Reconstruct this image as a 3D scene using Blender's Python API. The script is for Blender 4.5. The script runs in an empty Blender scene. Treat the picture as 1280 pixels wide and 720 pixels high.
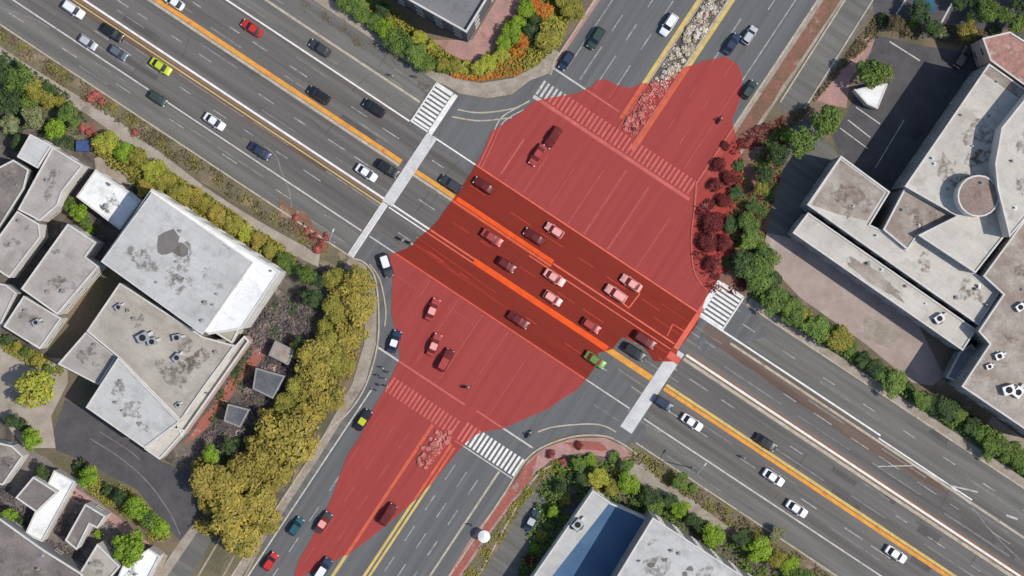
import bpy, bmesh, math, random
from mathutils import Vector, Matrix
from mathutils.geometry import tessellate_polygon
C = bpy.context.scene.collection
H = 320.0           # camera height (m)
S = 0.16            # metres per map unit on the ground
def W(x, y, z=0.0):
    f = (H - z) / H
    return Vector(((x-640)*S*f, (360-y)*S*f, z))
P0 = (640.0, 298.0); D = (0.8336, 0.5523); N = (0.5523, -0.8336)
def UV(u, v): return (P0[0]+u*D[0]+v*N[0], P0[1]+u*D[1]+v*N[1])
# ---------------------------------------------------------------- camera, world, sun
sc = bpy.context.scene
cam = bpy.data.objects.new('camera', bpy.data.cameras.new('camera')); C.objects.link(cam)
cam.location = (0, 0, H); cam.rotation_euler = (0, 0, 0)
cam.data.sensor_width = 36; cam.data.lens = 36*H/(1280*S); cam.data.clip_end = 6000; cam.data.clip_start = 1
sc.camera = cam
SUN_EL = 52; SHD = (-0.975, 0.22)       # direction shadows run on the ground
w = bpy.data.worlds.new('World'); sc.world = w; w.use_nodes = True
nt = w.node_tree; bg = nt.nodes['Background']
sky = nt.nodes.new('ShaderNodeTexSky'); sky.sky_type = 'NISHITA'; sky.sun_disc = False
sky.sun_elevation = math.radians(SUN_EL)
sky.sun_rotation = math.atan2(-SHD[0], -SHD[1])
nt.links.new(sky.outputs[0], bg.inputs[0]); bg.inputs[1].default_value = 0.125
sl = bpy.data.lights.new('sun', 'SUN'); sl.energy = 3.6; sl.angle = math.radians(0.6); sl.color = (1, 0.95, 0.87)
so = bpy.data.objects.new('sun', sl); C.objects.link(so)
e = math.radians(SUN_EL)
dv = Vector((SHD[0]*math.cos(e), SHD[1]*math.cos(e), -math.sin(e)))
so.rotation_euler = dv.to_track_quat('-Z', 'Y').to_euler(); so.location = (0, 0, 100)
sc.view_settings.view_transform = 'Standard'; sc.view_settings.look = 'None'
sc.view_settings.gamma = 1; sc.view_settings.exposure = 0.29
# ---------------------------------------------------------------- materials
def srgb(r, g, b):
    f = lambda c: (c/255/12.92) if c/255 < 0.04045 else ((c/255+0.055)/1.055)**2.4
    return (f(r), f(g), f(b))
def mat(name, c1, c2=None, scale=0.3, c3=None, rough=0.85, stretch=None, rot=None, metallic=0.0, grain=0.12, island=0.0,
        big=None, coat=0.0, spec=0.25, bump=0.0, thr=(0.38, 0.62), seam=False):
    """principled material: c1/c2 mottled by noise, c3 in sparse blotches, fine grain on top"""
    m = bpy.data.materials.new(name); m.use_nodes = True; t = m.node_tree; n = t.nodes; L = t.links
    b = n['Principled BSDF']; b.inputs['Roughness'].default_value = rough; b.inputs['Metallic'].default_value = metallic
    b.inputs['Specular IOR Level'].default_value = spec; b.inputs['Coat Weight'].default_value = coat
    c2 = c2 or c1
    geo = n.new('ShaderNodeNewGeometry'); mp = n.new('ShaderNodeMapping'); L.new(geo.outputs['Position'], mp.inputs['Vector'])
    if rot is not None: mp.inputs['Rotation'].default_value = (0, 0, rot)
    mp2 = n.new('ShaderNodeMapping'); L.new(mp.outputs[0], mp2.inputs['Vector'])
    if stretch: mp2.inputs['Scale'].default_value = stretch
    def noise(src, s, det=6, r=0.6):
        k = n.new('ShaderNodeTexNoise'); k.inputs['Scale'].default_value = s; k.inputs['Detail'].default_value = det
        k.inputs['Roughness'].default_value = r; L.new(src, k.inputs['Vector']); return k.outputs['Fac']
    def ramp(fac, a, bb):
        k = n.new('ShaderNodeMapRange'); k.inputs['From Min'].default_value = a; k.inputs['From Max'].default_value = bb
        L.new(fac, k.inputs['Value']); return k.outputs[0]
    def mix(fac, A, B, mode='MIX'):
        k = n.new('ShaderNodeMix'); k.data_type = 'RGBA'; k.blend_type = mode
        if isinstance(fac, float): k.inputs[0].default_value = fac
        else: L.new(fac, k.inputs[0])
        for i, q in ((6, A), (7, B)):
            if isinstance(q, tuple): k.inputs[i].default_value = (*q, 1)
            else: L.new(q, k.inputs[i])
        return k.outputs[2]
    col = mix(ramp(noise(mp2.outputs[0], scale), *thr), c1, c2)
    if c3: col = mix(ramp(noise(mp2.outputs[0], (big or scale*0.6)*1.13, 8, .65), 0.58, 0.66), col, c3)
    if seam:
        bk = n.new('ShaderNodeTexBrick'); bk.inputs['Scale'].default_value = .22; bk.inputs['Mortar Size'].default_value = .008; bk.inputs['Brick Width'].default_value = 1.6; bk.inputs['Row Height'].default_value = .45
        bk.inputs['Color1'].default_value = (1,1,1,1); bk.inputs['Color2'].default_value = (.93,.93,.93,1); bk.inputs['Mortar'].default_value = (.78,.77,.75,1); sm_ = n.new('ShaderNodeMapping'); sm_.inputs['Rotation'].default_value = (0,0,.5857); L.new(geo.outputs['Position'], sm_.inputs['Vector']); L.new(sm_.outputs[0], bk.inputs['Vector'])
        col = mix(1.0, col, bk.outputs['Color'], 'MULTIPLY')
        dn = ramp(noise(geo.outputs['Position'], .35, 10, .72), .5, .72); col = mix(dn, col, tuple(q*.62 for q in c1))
    if grain:
        g = ramp(noise(geo.outputs['Position'], 2.5, 4, .8), 0.3, 0.7)
        k = n.new('ShaderNodeMapRange'); k.inputs['To Min'].default_value = 1-grain; k.inputs['To Max'].default_value = 1+grain
        L.new(g, k.inputs['Value'])
        cx = n.new('ShaderNodeVectorMath'); cx.operation = 'SCALE'; L.new(col, cx.inputs[0]); L.new(k.outputs[0], cx.inputs['Scale']); col = cx.outputs[0]
    if island:
        oi = n.new('ShaderNodeObjectInfo'); 
        ad = n.new('ShaderNodeMath'); ad.operation = 'ADD'; L.new(geo.outputs['Random Per Island'], ad.inputs[0])
        om = n.new('ShaderNodeMath'); om.operation = 'MULTIPLY'; om.inputs[1].default_value = 0.5; L.new(oi.outputs['Random'], om.inputs[0]); L.new(om.outputs[0], ad.inputs[1])
        k = n.new('ShaderNodeMapRange'); k.inputs['From Max'].default_value = 1.5; k.inputs['To Min'].default_value = 1-island; k.inputs['To Max'].default_value = 1+island
        L.new(ad.outputs[0], k.inputs['Value'])
        cx = n.new('ShaderNodeVectorMath'); cx.operation = 'SCALE'; L.new(col, cx.inputs[0]); L.new(k.outputs[0], cx.inputs['Scale']); col = cx.outputs[0]
    L.new(col, b.inputs['Base Color'])
    if bump:
        bn = n.new('ShaderNodeBump'); bn.inputs['Strength'].default_value = bump; bn.inputs['Distance'].default_value = 0.1
        L.new(noise(geo.outputs['Position'], 3, 5), bn.inputs['Height']); L.new(bn.outputs[0], b.inputs['Normal'])
    return m
A_M = -math.atan2(0.5523, 0.8336)      # heading of the main road in the world (radians)
def g(v, k=1.0): return (v*k, v*k*0.97, v*k*0.96)
M = {}
M['ground'] = mat('dry_ground', (.17, .125, .085), (.09, .085, .05), .09, (.26, .21, .16), grain=.3)
M['asphalt_main'] = mat('asphalt_main', (.076,.069,.065), (.142,.130,.122), .42, (.10,.084,.072), stretch=(.035, 1.5, 1), rot=-A_M, grain=.12, thr=(.3,.7))
M['asphalt_cross'] = mat('asphalt_cross', (.083,.084,.086), (.124,.123,.123), .42, (.088,.087,.086), stretch=(1.5, .035, 1), rot=-A_M, grain=.10, thr=(.3,.7))
M['asphalt_service'] = mat('asphalt_service', (.098,.096,.088), (.145,.137,.125), .5, (.09,.085,.08), stretch=(.06, 1.2, 1), rot=-A_M, grain=.12)
M['asphalt_drive'] = mat('asphalt_drive', (.062,.058,.062), (.082,.077,.08), .3, (.055,.05,.055), grain=.15)
M['asphalt_brown'] = mat('asphalt_brown', (.095,.062,.047), (.135,.098,.08), .5, stretch=(.06, 1.2, 1), rot=-A_M)
M['tar'] = mat('crack_tar', (.048,.045,.043), grain=.1)
M['asphalt_patch'] = mat('asphalt_patch', (.085,.079,.076), (.072,.067,.064), .5, grain=.15)
M['white'] = mat('road_paint_white', (.48,.46,.43), (.36,.34,.32), .9, (.22,.21,.20), grain=.12)
M['bright'] = mat('bright_white_paint', (.68,.66,.63), (.55,.53,.50), .9, grain=.08)
M['faint'] = mat('worn_white_paint', (.34,.33,.32), (.20,.195,.19), .8, (.13,.13,.128), grain=.2)
M['scuff'] = mat('pale_scuff', (.19,.18,.17), (.125,.12,.115), .5, grain=.2)
M['beige'] = mat('beige_concrete_kerb', (.40,.35,.28), (.31,.265,.205), .6, (.2,.17,.13), grain=.2)
M['orange'] = mat('orange_paint', (.62,.28,.045), (.50,.22,.05), .6, (.45,.14,.04), grain=.12)
M['yellow'] = mat('yellow_paint', (.52,.38,.12), (.42,.31,.11), .6, (.36,.25,.10), grain=.12)
M['ochre'] = mat('brown_line', (.30,.12,.03), (.22,.1,.04), .6)
M['pale_strip'] = mat('pale_concrete_strip', (.50,.49,.48), (.42,.415,.41), .4, (.36,.355,.35), grain=.1)
M['sidewalk'] = mat('sidewalk_concrete', (.30,.26,.215), (.23,.19,.15), .4, (.17,.14,.11), grain=.2)
M['pinkwalk'] = mat('pink_paving', (.36,.20,.18), (.28,.17,.15), .4, (.24,.14,.11), grain=.2)
M['redwalk'] = mat('red_paving', (.30,.085,.065), (.22,.09,.07), .5, (.28,.2,.16), grain=.25)
M['path'] = mat('pale_dirt_path', (.33,.28,.235), (.26,.22,.18), .3, (.2,.17,.13), grain=.15)
M['verge'] = mat('dry_verge', (.16,.125,.08), (.11,.10,.055), .3, (.24,.17,.12), grain=.35)
M['verge_red'] = mat('red_dirt_verge', (.20,.09,.065), (.13,.085,.05), .35, (.25,.17,.13), grain=.3)
M['lawn'] = mat('grass', (.10,.13,.025), (.13,.14,.03), .4, (.07,.09,.02), grain=.35)
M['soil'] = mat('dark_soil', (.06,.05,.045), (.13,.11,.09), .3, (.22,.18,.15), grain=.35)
M['roof_grey'] = mat('roof_light_grey', (.43,.425,.415), (.385,.38,.365), .10, (.35,.34,.33), grain=.07, seam=True)
M['roof_tan'] = mat('roof_tan', (.37,.34,.295), (.30,.27,.235), .15, (.25,.225,.19), grain=.12, seam=True)
M['roof_warm'] = mat('roof_warm_grey', (.36,.33,.305), (.29,.265,.24), .16, (.25,.225,.2), grain=.10, seam=True)
M['roof_dull'] = mat('roof_dull', (.19,.165,.15), (.13,.115,.105), .25, (.24,.21,.18), grain=.22, seam=True)
M['roof_mottle'] = mat('roof_mottled', (.34,.30,.26), (.22,.17,.14), .22, (.16,.12,.10), grain=.2, seam=True)
M['roof_pale'] = mat('roof_pale_concrete', (.48,.45,.40), (.41,.38,.34), .12, (.35,.31,.27), grain=.07, seam=True)
M['roof_brown'] = mat('roof_brown_gravel', (.19,.14,.12), (.25,.19,.165), .3, (.13,.10,.085), grain=.3)
M['roof_white'] = mat('roof_white', (.72,.72,.70), (.66,.66,.64), .2, grain=.05, seam=True)
M['roof_slate'] = mat('roof_slate', (.075,.08,.09), (.11,.115,.12), .4, grain=.25)
M['roof_dark'] = mat('roof_dark_grey', (.17,.168,.172), (.15,.148,.152), .2, grain=.06, seam=True)
M['tile'] = mat('roof_pink_tile', (.33,.18,.15), (.24,.13,.11), .8, (.36,.27,.22), grain=.3)
M['patch'] = mat('roof_repair', (.155,.14,.135), (.135,.12,.115), .5, grain=.1)
M['patch2'] = mat('roof_stain', (.20,.17,.145), (.15,.13,.11), .8, (.3,.27,.24), grain=.25)
M['parapet'] = mat('parapet_white', (.52,.50,.47), (.44,.42,.39), .5, grain=.12)
M['wall_w'] = mat('wall_white_render', (.55,.52,.48), (.47,.44,.40), .3, (.38,.34,.3), grain=.08)
M['wall_p'] = mat('wall_pinkish_render', (.50,.37,.31), (.42,.29,.24), .3, grain=.12)
M['wall_g'] = mat('wall_grey_concrete', (.24,.23,.225), (.2,.19,.185), .3, grain=.1)
M['wall_d'] = mat('wall_dark_cladding', (.07,.072,.08), (.09,.09,.1), .5, grain=.1)
M['terrace'] = mat('terrace_paving', (.33,.265,.235), (.27,.21,.185), .25, (.36,.31,.28), grain=.12)
M['blue'] = mat('blue_tarpaulin', (.05,.08,.20), (.04,.06,.15), .8, rough=.5)
M['water'] = mat('pool_water', (.03,.10,.15), (.02,.07,.11), .5, rough=.1, spec=.6)
M['glass'] = mat('window_glass', (.03,.035,.045), rough=.12, spec=.6, grain=0)
M['steel'] = mat('galvanised_steel', (.42,.43,.44), (.34,.35,.36), 1.5, rough=.45, metallic=.5)
M['rubber'] = mat('tyre_rubber', (.015,.015,.016), rough=.8, grain=0)
M['rim'] = mat('wheel_rim', (.45,.45,.46), rough=.35, metallic=.7, grain=0)
M['car_glass'] = mat('car_glass', (.012,.015,.02), rough=.08, spec=.7, grain=0)
M['car_glass_red'] = mat('car_glass_red', (.13,.018,.015), rough=.15, spec=.5, grain=0)  # car glass with the red overlay's tint put into its colour
M['head'] = mat('headlight_lens', (.75,.75,.72), rough=.15, spec=.6, grain=0)
M['tail'] = mat('taillight_lens', (.35,.01,.01), rough=.2, spec=.6, grain=0)
M['bark'] = mat('bark', (.09,.06,.04), (.14,.10,.07), 3, rough=.95)
M['twig'] = mat('dry_twig', (.22,.16,.11), (.15,.11,.08), 3, rough=.95, island=.3)
LEAF = {}
def leaf(name, a, b, c=None, isl=.38): LEAF[name] = mat('leaf_'+name, a, b, .45, c, rough=.7, island=isl, grain=.1, spec=.15, thr=(.35, .65))
leaf('green', (.07,.12,.03), (.13,.18,.035))
leaf('bright', (.12,.21,.02), (.19,.27,.025))
leaf('dark', (.035,.06,.025), (.065,.10,.03))
leaf('olive', (.16,.155,.03), (.25,.22,.04), isl=.3)
leaf('ochre', (.19,.16,.035), (.30,.23,.045), (.11,.12,.035), isl=.3)
leaf('gold', (.22,.26,.03), (.33,.30,.05), isl=.3)
leaf('orange', (.42,.10,.02), (.36,.17,.03), (.15,.13,.03))
leaf('maroon', (.085,.014,.014), (.15,.03,.025), (.30,.10,.085))
leaf('dry', (.15,.11,.06), (.10,.09,.045), (.22,.10,.07))
leaf('pale', (.20,.20,.10), (.15,.17,.07))
leaf('blossom', (.66,.61,.54), (.46,.38,.26), (.40,.14,.12), isl=.45)
leaf('pinkblossom', (.66,.26,.23), (.45,.13,.11), (.22,.05,.04), isl=.4)  # blossom inside the red overlay, whose tint is put into the colour
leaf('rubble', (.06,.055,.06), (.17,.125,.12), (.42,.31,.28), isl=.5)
leaf('redflower', (.40,.10,.09), (.25,.10,.06), isl=.4)
def stain(name, c1, c2, soft=.12):
    m = mat(name, c1, c2, .8, grain=.2); t = m.node_tree; n = t.nodes; L = t.links
    # thin dirt that breaks up into the membrane under it
    k = n.new('ShaderNodeTexNoise'); k.inputs['Scale'].default_value = .9; k.inputs['Detail'].default_value = 8; k.inputs['Roughness'].default_value = .7
    ge = n.new('ShaderNodeNewGeometry'); L.new(ge.outputs['Position'], k.inputs['Vector']); mr = n.new('ShaderNodeMapRange')
    mr.inputs['From Min'].default_value = .44; mr.inputs['From Max'].default_value = .44+soft*2; mr.inputs['To Max'].default_value = .75
    L.new(k.outputs['Fac'], mr.inputs['Value']); L.new(mr.outputs[0], n['Principled BSDF'].inputs['Alpha']); return m
M['patch2'] = stain('roof_stain_thin', (.17,.145,.12), (.13,.11,.09))
M['dirt'] = stain('roof_dirt', (.15,.10,.075), (.2,.15,.12))
def film(name, c, a, tint, st):
    m = bpy.data.materials.new(name); m.use_nodes = True; t = m.node_tree; n = t.nodes; L = t.links
    b = n['Principled BSDF']; b.inputs['Roughness'].default_value = .8; b.inputs['Specular IOR Level'].default_value = .2
    tx = n.new('ShaderNodeTexNoise'); tx.inputs['Scale'].default_value = .25; tx.inputs['Detail'].default_value = 6
    ge = n.new('ShaderNodeNewGeometry'); m1 = n.new('ShaderNodeMapping'); m1.inputs['Rotation'].default_value = (0, 0, -A_M); L.new(ge.outputs['Position'], m1.inputs['Vector'])
    m2 = n.new('ShaderNodeMapping'); m2.inputs['Scale'].default_value = st; L.new(m1.outputs[0], m2.inputs['Vector']); L.new(m2.outputs[0], tx.inputs['Vector'])
    mx = n.new('ShaderNodeMix'); mx.data_type = 'RGBA'; mr = n.new('ShaderNodeMapRange'); mr.inputs['From Min'].default_value = .3; mr.inputs['From Max'].default_value = .7; L.new(tx.outputs['Fac'], mr.inputs['Value']); L.new(mr.outputs[0], mx.inputs[0])
    mx.inputs[6].default_value = (c[0]*.90, c[1]*.9, c[2]*.9, 1); mx.inputs[7].default_value = (c[0]*1.07, c[1]*1.18, c[2]*1.18, 1)
    L.new(mx.outputs[2], b.inputs['Base Color'])
    tr = n.new('ShaderNodeBsdfTransparent'); tr.inputs[0].default_value = (*tint, 1)
    ms = n.new('ShaderNodeMixShader'); ms.inputs[0].default_value = a
    L.new(tr.outputs[0], ms.inputs[1]); L.new(b.outputs[0], ms.inputs[2]); L.new(ms.outputs[0], n['Material Output'].inputs['Surface'])
    return m
# red annotation overlay as a thin film: the paving and lines under it still show
M['film'] = film('red_overlay_film', (.47,.065,.058), .52, (1,.66,.64), (3.5,.12,1))
M['film2'] = film('deep_red_overlay_film', (.285,.030,.018), .54, (1,.50,.42), (.12,3.5,1))
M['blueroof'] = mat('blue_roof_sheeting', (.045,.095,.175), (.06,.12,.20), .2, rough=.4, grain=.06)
# ---------------------------------------------------------------- mesh helpers
def link(name, bm, mats, parent=None, smooth=False):
    me = bpy.data.meshes.new(name); bm.normal_update(); bm.to_mesh(me); bm.free()
    for m in (mats if isinstance(mats, (list, tuple)) else [mats]): me.materials.append(m)
    if smooth:
        for p in me.polygons: p.use_smooth = True
    o = bpy.data.objects.new(name, me); C.objects.link(o)
    if parent: o.parent = parent
    return o
def tag(o, label, cat, group=None, kind=None):
    if label: o['label'] = label
    if cat: o['category'] = cat
    if group: o['group'] = group
    if kind: o['kind'] = kind
    return o
def struct(o): o['kind'] = 'structure'; return o
def empty(name, loc, rz, label, cat, group=None):
    o = bpy.data.objects.new(name, None); C.objects.link(o); o.location = loc; o.rotation_euler = (0, 0, rz); o.empty_display_size = .2
    return tag(o, label, cat, group)
def copy_tree(o, parent=None):
    c = o.copy(); C.objects.link(c)
    if parent is not None: c.parent = parent
    for ch in list(o.children): copy_tree(ch, c)
    return c
def poly_face(bm, pts, flip=False):
    """pts: Vectors (3D, roughly level)"""
    vs = [bm.verts.new(p) for p in pts]
    for t in tessellate_polygon([pts]):
        try:
            f = bm.faces.new([vs[i] for i in t])
            f.normal_update()
            if (f.normal.z < 0) != flip: f.normal_flip()
        except ValueError: pass
    return vs
def area2(p): return sum(p[i][0]*p[(i+1) % len(p)][1]-p[(i+1) % len(p)][0]*p[i][1] for i in range(len(p)))
def sheet(name, polys, m, z):
    bm = bmesh.new()
    for p in polys: poly_face(bm, [W(x, y) + Vector((0, 0, z)) for x, y in p])
    return struct(link(name, bm, m))
def box(bm, c, s, rz=0, taper=1.0, mi=0):
    r = Matrix.Rotation(rz, 3, 'Z'); vs = []
    for k, (i, j) in [(k, ij) for k in (0, 1) for ij in ((-1,-1),(1,-1),(1,1),(-1,1))]:
        q = taper if k else 1
        vs.append(bm.verts.new(Vector(c) + r @ Vector((i*s[0]/2*q, j*s[1]/2*q, (k-.5)*s[2]))))
    for f in ((3,2,1,0),(4,5,6,7),(0,1,5,4),(1,2,6,5),(2,3,7,6),(3,0,4,7)):
        fc = bm.faces.new([vs[i] for i in f]); fc.material_index = mi
def tube(bm, p0, p1, r0, r1, n=8, cap=True):
    p0, p1 = Vector(p0), Vector(p1); d = (p1-p0).normalized(); a = d.orthogonal().normalized(); b = d.cross(a)
    A = [bm.verts.new(p0+(a*math.cos(t)+b*math.sin(t))*r0) for t in [2*math.pi*i/n for i in range(n)]]
    B = [bm.verts.new(p1+(a*math.cos(t)+b*math.sin(t))*r1) for t in [2*math.pi*i/n for i in range(n)]]
    for i in range(n): bm.faces.new((A[i], A[(i+1) % n], B[(i+1) % n], B[i]))
    if cap: bm.faces.new(B); bm.faces.new(A[::-1])
def smooth_line(pts, k=6):
    out = []
    P = [pts[0]] + list(pts) + [pts[-1]]
    for i in range(1, len(P)-2):
        for j in range(k):
            t = j/k; a, b, c, d = P[i-1], P[i], P[i+1], P[i+2]
            out.append(tuple(.5*((2*b[q])+(-a[q]+c[q])*t+(2*a[q]-5*b[q]+4*c[q]-d[q])*t*t+(-a[q]+3*b[q]-3*c[q]+d[q])*t**3) for q in (0, 1)))
    out.append(tuple(pts[-1])); return out
def strip_pts(pts, wd):
    n = len(pts); L, R = [], []
    for i, p in enumerate(pts):
        a = pts[max(i-1, 0)]; b = pts[min(i+1, n-1)]; dx, dy = b[0]-a[0], b[1]-a[1]; l = math.hypot(dx, dy) or 1
        L.append((p[0]-dy/l*wd/2, p[1]+dx/l*wd/2)); R.append((p[0]+dy/l*wd/2, p[1]-dx/l*wd/2))
    return L, R
def add_strip(bm, pts, wd, z, h=0.0, mi=0):
    """flat strip at z, or a raised kerb of height h with sides"""
    L, R = strip_pts(pts, wd)
    t = [(bm.verts.new(W(*l)+Vector((0,0,z+h))), bm.verts.new(W(*r)+Vector((0,0,z+h)))) for l, r in zip(L, R)]
    if h:
        b = [(bm.verts.new(W(*l)), bm.verts.new(W(*r))) for l, r in zip(L, R)]
    for i in range(len(t)-1):
        f = bm.faces.new((t[i][0], t[i][1], t[i+1][1], t[i+1][0])); f.normal_update()
        if f.normal.z < 0: f.normal_flip()
        f.material_index = mi
        if h:
            for a in (0, 1):
                f = bm.faces.new((t[i][a], t[i+1][a], b[i+1][a], b[i][a])); f.material_index = mi
    if h:
        for i in (0, -1): 
            f = bm.faces.new((t[i][0], t[i][1], b[i][1], b[i][0])); f.material_index = mi
def jit(poly, a, seed, sub=5):
    """roughen the outline of a soft patch"""
    r = random.Random(seed); out = []
    for i in range(len(poly)):
        p, q = poly[i], poly[(i+1) % len(poly)]
        for j in range(sub):
            t = j/sub; out.append((p[0]+(q[0]-p[0])*t + r.uniform(-a, a), p[1]+(q[1]-p[1])*t + r.uniform(-a, a)))
    return out
def inside(p, poly):
    x, y = p; c = False; n = len(poly)
    for i in range(n):
        x1, y1 = poly[i]; x2, y2 = poly[(i+1) % n]
        if (y1 > y) != (y2 > y) and x < (x2-x1)*(y-y1)/(y2-y1)+x1: c = not c
    return c
RED = [(746,101),(757,99),(772,107),(790,110),(806,104),(822,104),(850,86),(880,76),(906,71),(922,80),(928,95),(927,120),(915,150),(924,185),(932,215),(928,260),(918,310),(900,345),(884,368),(872,405),(848,436),
       (842,452),(818,452),(803,432),(778,421),(766,436),(748,441),(742,462),(722,487),(690,508),(655,524),(628,536),(603,540),(588,548),(572,565),(545,598),(520,624),(484,656),(440,690),(398,712),(366,726),
       (374,700),(390,672),(415,622),(436,566),(452,543),(470,505),(490,470),(500,448),(497,420),(489,390),(491,350),(487,318),(508,311),(530,292),(548,275),(566,250),(590,214),(604,190),(614,165),(650,141),(668,127),(690,122),(724,116),(740,108)]
# ---------------------------------------------------------------- ground and roads
def uvp(l): return [UV(*p) for p in l]
bm = bmesh.new(); bmesh.ops.create_grid(bm, x_segments=1, y_segments=1, size=2500); struct(link('ground', bm, M['ground']))
E = 1300
sheet('highway', [uvp([(-E,-130),(E,-128),(E,93),(250,93),(-130,112),(-E,112)])], M['asphalt_main'], .030)
sheet('cross_street', [uvp([(-60,-E),(168,-E),(166,-40),(155,100),(153,E),(-77,E),(-77,60),(-60,-60)])], M['asphalt_cross'], .036)
corner = [uvp([(-186,48),(-186,111)]) + [(548,103),(575,118),(610,124),(640,119),(662,102),(684,88),(745,120),(640,260)],
          [(436,322),(455,326),(468,345),(472,380),(471,430),(458,480),(430,528),(560,520),(600,400),(470,290)],
          [(640,600),(660,570),(690,549),(722,541),(755,543),(775,552),(800,562),(812,520),(760,440),(600,440),(560,560)],
          [(800,330),(858,262),(870,262),(866,300),(870,340),(884,365),(935,374),(960,420),(880,440)]]
sheet('intersection', [corner[0]], M['asphalt_cross'], .042)
sheet('intersection', [corner[1]], M['asphalt_cross'], .042)
sheet('intersection', [corner[2]], M['asphalt_cross'], .042)
sheet('intersection', [corner[3]], M['asphalt_cross'], .042)
sheet('intersection', [uvp([(-60,-205),(166,-205),(166,-97),(-60,-97)]), uvp([(-77,52),(158,52),(158,205),(-77,205)])], M['asphalt_cross'], .046)
sheet('service_road', [uvp([(-E,80),(-190,80),(-190,110),(-E,110)])], M['asphalt_service'], .040)
sheet('service_road', [uvp([(-E,52),(-190,52),(-190,77),(-E,77)])], M['asphalt_service'], .041)
sheet('service_road', [uvp([(-E,-129),(-150,-129),(-150,-99),(-E,-99)])], M['asphalt_service'], .040)
sheet('service_road', [uvp([(285,52),(E,52),(E,91),(285,91)])], M['asphalt_service'], .040)
sheet('service_road', [uvp([(262,-127),(E,-127),(E,-99),(262,-99)])], M['asphalt_service'], .040)
sheet('service_road', [uvp([(-59,-250),(-43,-250),(-41,-E),(-59,-E)])], M['asphalt_service'], .041)
sheet('service_road', [[(1057,0),(1090,-2),(1093,8),(1008,136),(978,142),(975,128)], [(1100,-60),(1130,-60),(1090,0),(1057,0)]], M['asphalt_service'], .030)
sheet('worn_lane', [jit(uvp([(262,30),(400,27),(520,24),(640,34),(600,43),(420,46),(262,46)]),.8,91,14)], M['asphalt_brown'], .044)
sheet('worn_lane', [uvp([(-700,-62),(-175,-60),(-175,-54),(-700,-54)])], M['asphalt_brown'], .044)
# kerbs and lines ------------------------------------------------
def vv(p): return (p[0]-P0[0])*N[0]+(p[1]-P0[1])*N[1]
RP = {}
for k_, a_, b_ in (('white',(.34,.078,.066),(.38,.062,.036)),('bright',(.38,.092,.078),(.42,.08,.05)),('faint',(.245,.054,.046),(.24,.03,.018)),('scuff',(.205,.043,.037),(.20,.022,.012)),
                   ('beige',(.33,.075,.055),(.36,.06,.025)),('orange',(.38,.06,.02),(.47,.055,.008)),('yellow',(.37,.075,.04),(.45,.07,.018)),('ochre',(.22,.03,.02),(.2,.02,.01)),('pale_strip',(.33,.08,.07),(.38,.07,.05))):
    RP[k_] = (mat('red_overlaid_'+k_, tuple(q*1.35 for q in a_), tuple(q*1.1 for q in a_), .8, grain=.12), mat('deep_red_overlaid_'+k_, tuple(q*1.45 for q in b_), tuple(q*1.2 for q in b_), .8, grain=.12))
def seg(name, lines, m, z=.055, h=0.0):
    bm = bmesh.new(); key = next((k for k in RP if M[k] is m), 'white')
    rb = [bmesh.new(), bmesh.new()]
    for pts, wd in lines:
        add_strip(bm, pts, wd, z, h)
        # where the line crosses the red overlay, a red-tinted copy lies above it
        fine = [pts[0]]
        for a, b in zip(pts, pts[1:]):
            k = max(1, int(math.hypot(b[0]-a[0], b[1]-a[1])/3)) if any(-60 < q < 1340 for q in (a[0], b[0])) else 1
            fine += [(a[0]+(b[0]-a[0])*j/k, a[1]+(b[1]-a[1])*j/k) for j in range(1, k+1)]
        run, cur = [], None
        for q in fine + [None]:
            c = None if q is None or not inside(q, RED) else (1 if -96 < vv(q) < 51.6 else 0)
            if c != cur:
                if cur is not None and len(run) > 1: add_strip(rb[cur], run, wd, .139+z*.1+h)
                run = []; cur = c
            if c is not None: run.append(q)
    for i in (0, 1):
        if rb[i].faces: struct(link('red_'+name, rb[i], RP[key][i]))
        else: rb[i].free()
    return struct(link(name, bm, m))
def ul(v, u0, u1, st=60): 
    n = max(2, int(abs(u1-u0)/st)+1); return [UV(u0+(u1-u0)*i/(n-1), v) for i in range(n)]
def vl(u, v0, v1, st=60):
    n = max(2, int(abs(v1-v0)/st)+1); return [UV(u, v0+(v1-v0)*i/(n-1)) for i in range(n)]
# long painted lines of the highway
seg('lane_line', [(ul(51.5,-E,-188),2.0),(ul(51.5,-152,250),1.8),(ul(49,250,520),2.2),(ul(45,520,660),1.8)], M['bright'])
seg('lane_line', [(ul(-96,-E,-162),1.9),(ul(-96,-150,240),1.7),(ul(-97,262,640),1.9)], M['white'])
seg('edge_line', [(ul(78.5,-E,-190),3.0)], M['beige'])
seg('median_line', [(ul(3.5,-E,-168),5.5),(ul(3.5,-148,59),5.5)], M['orange'])
seg('median_line', [(ul(-1.8,-E,-168),3.6),(ul(-1.8,-148,60),3.2),(ul(-7.0,262,E),4.0),(ul(41.5,300,E),3.0),(vl(33.8,200,E),1.6),(vl(62,175,E),1.6)], M['beige'])
seg('median_line', [(ul(-47,-E,-160),2.6),(ul(-47.5,-150,-24),2.2),(ul(-52.5,-150,-24),1.6),(ul(-6,30,242),1.4),(ul(2.2,60,242),2.0),(ul(-1.2,262,E),3.0)], M['bright'])
seg('median_line', [(ul(-54.5,-E,-160),1.5)], M['yellow'])
seg('median_line', [(ul(-49.5,-24,242),7.5),(ul(-51.5,262,E),4.6)], M['orange'])
seg('median_line', [(ul(-46.2,262,E),3.6)], M['yellow'])
seg('median_line', [(ul(-48.6,262,E),.9)], M['ochre'], z=.060)
seg('median_line', [(ul(-50.6,-E,-160),1.6),(ul(2.2,262,E),1.2),(ul(-3.6,262,E),1.0)], M['ochre'])
dash = []
rr = random.Random(4)
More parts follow.
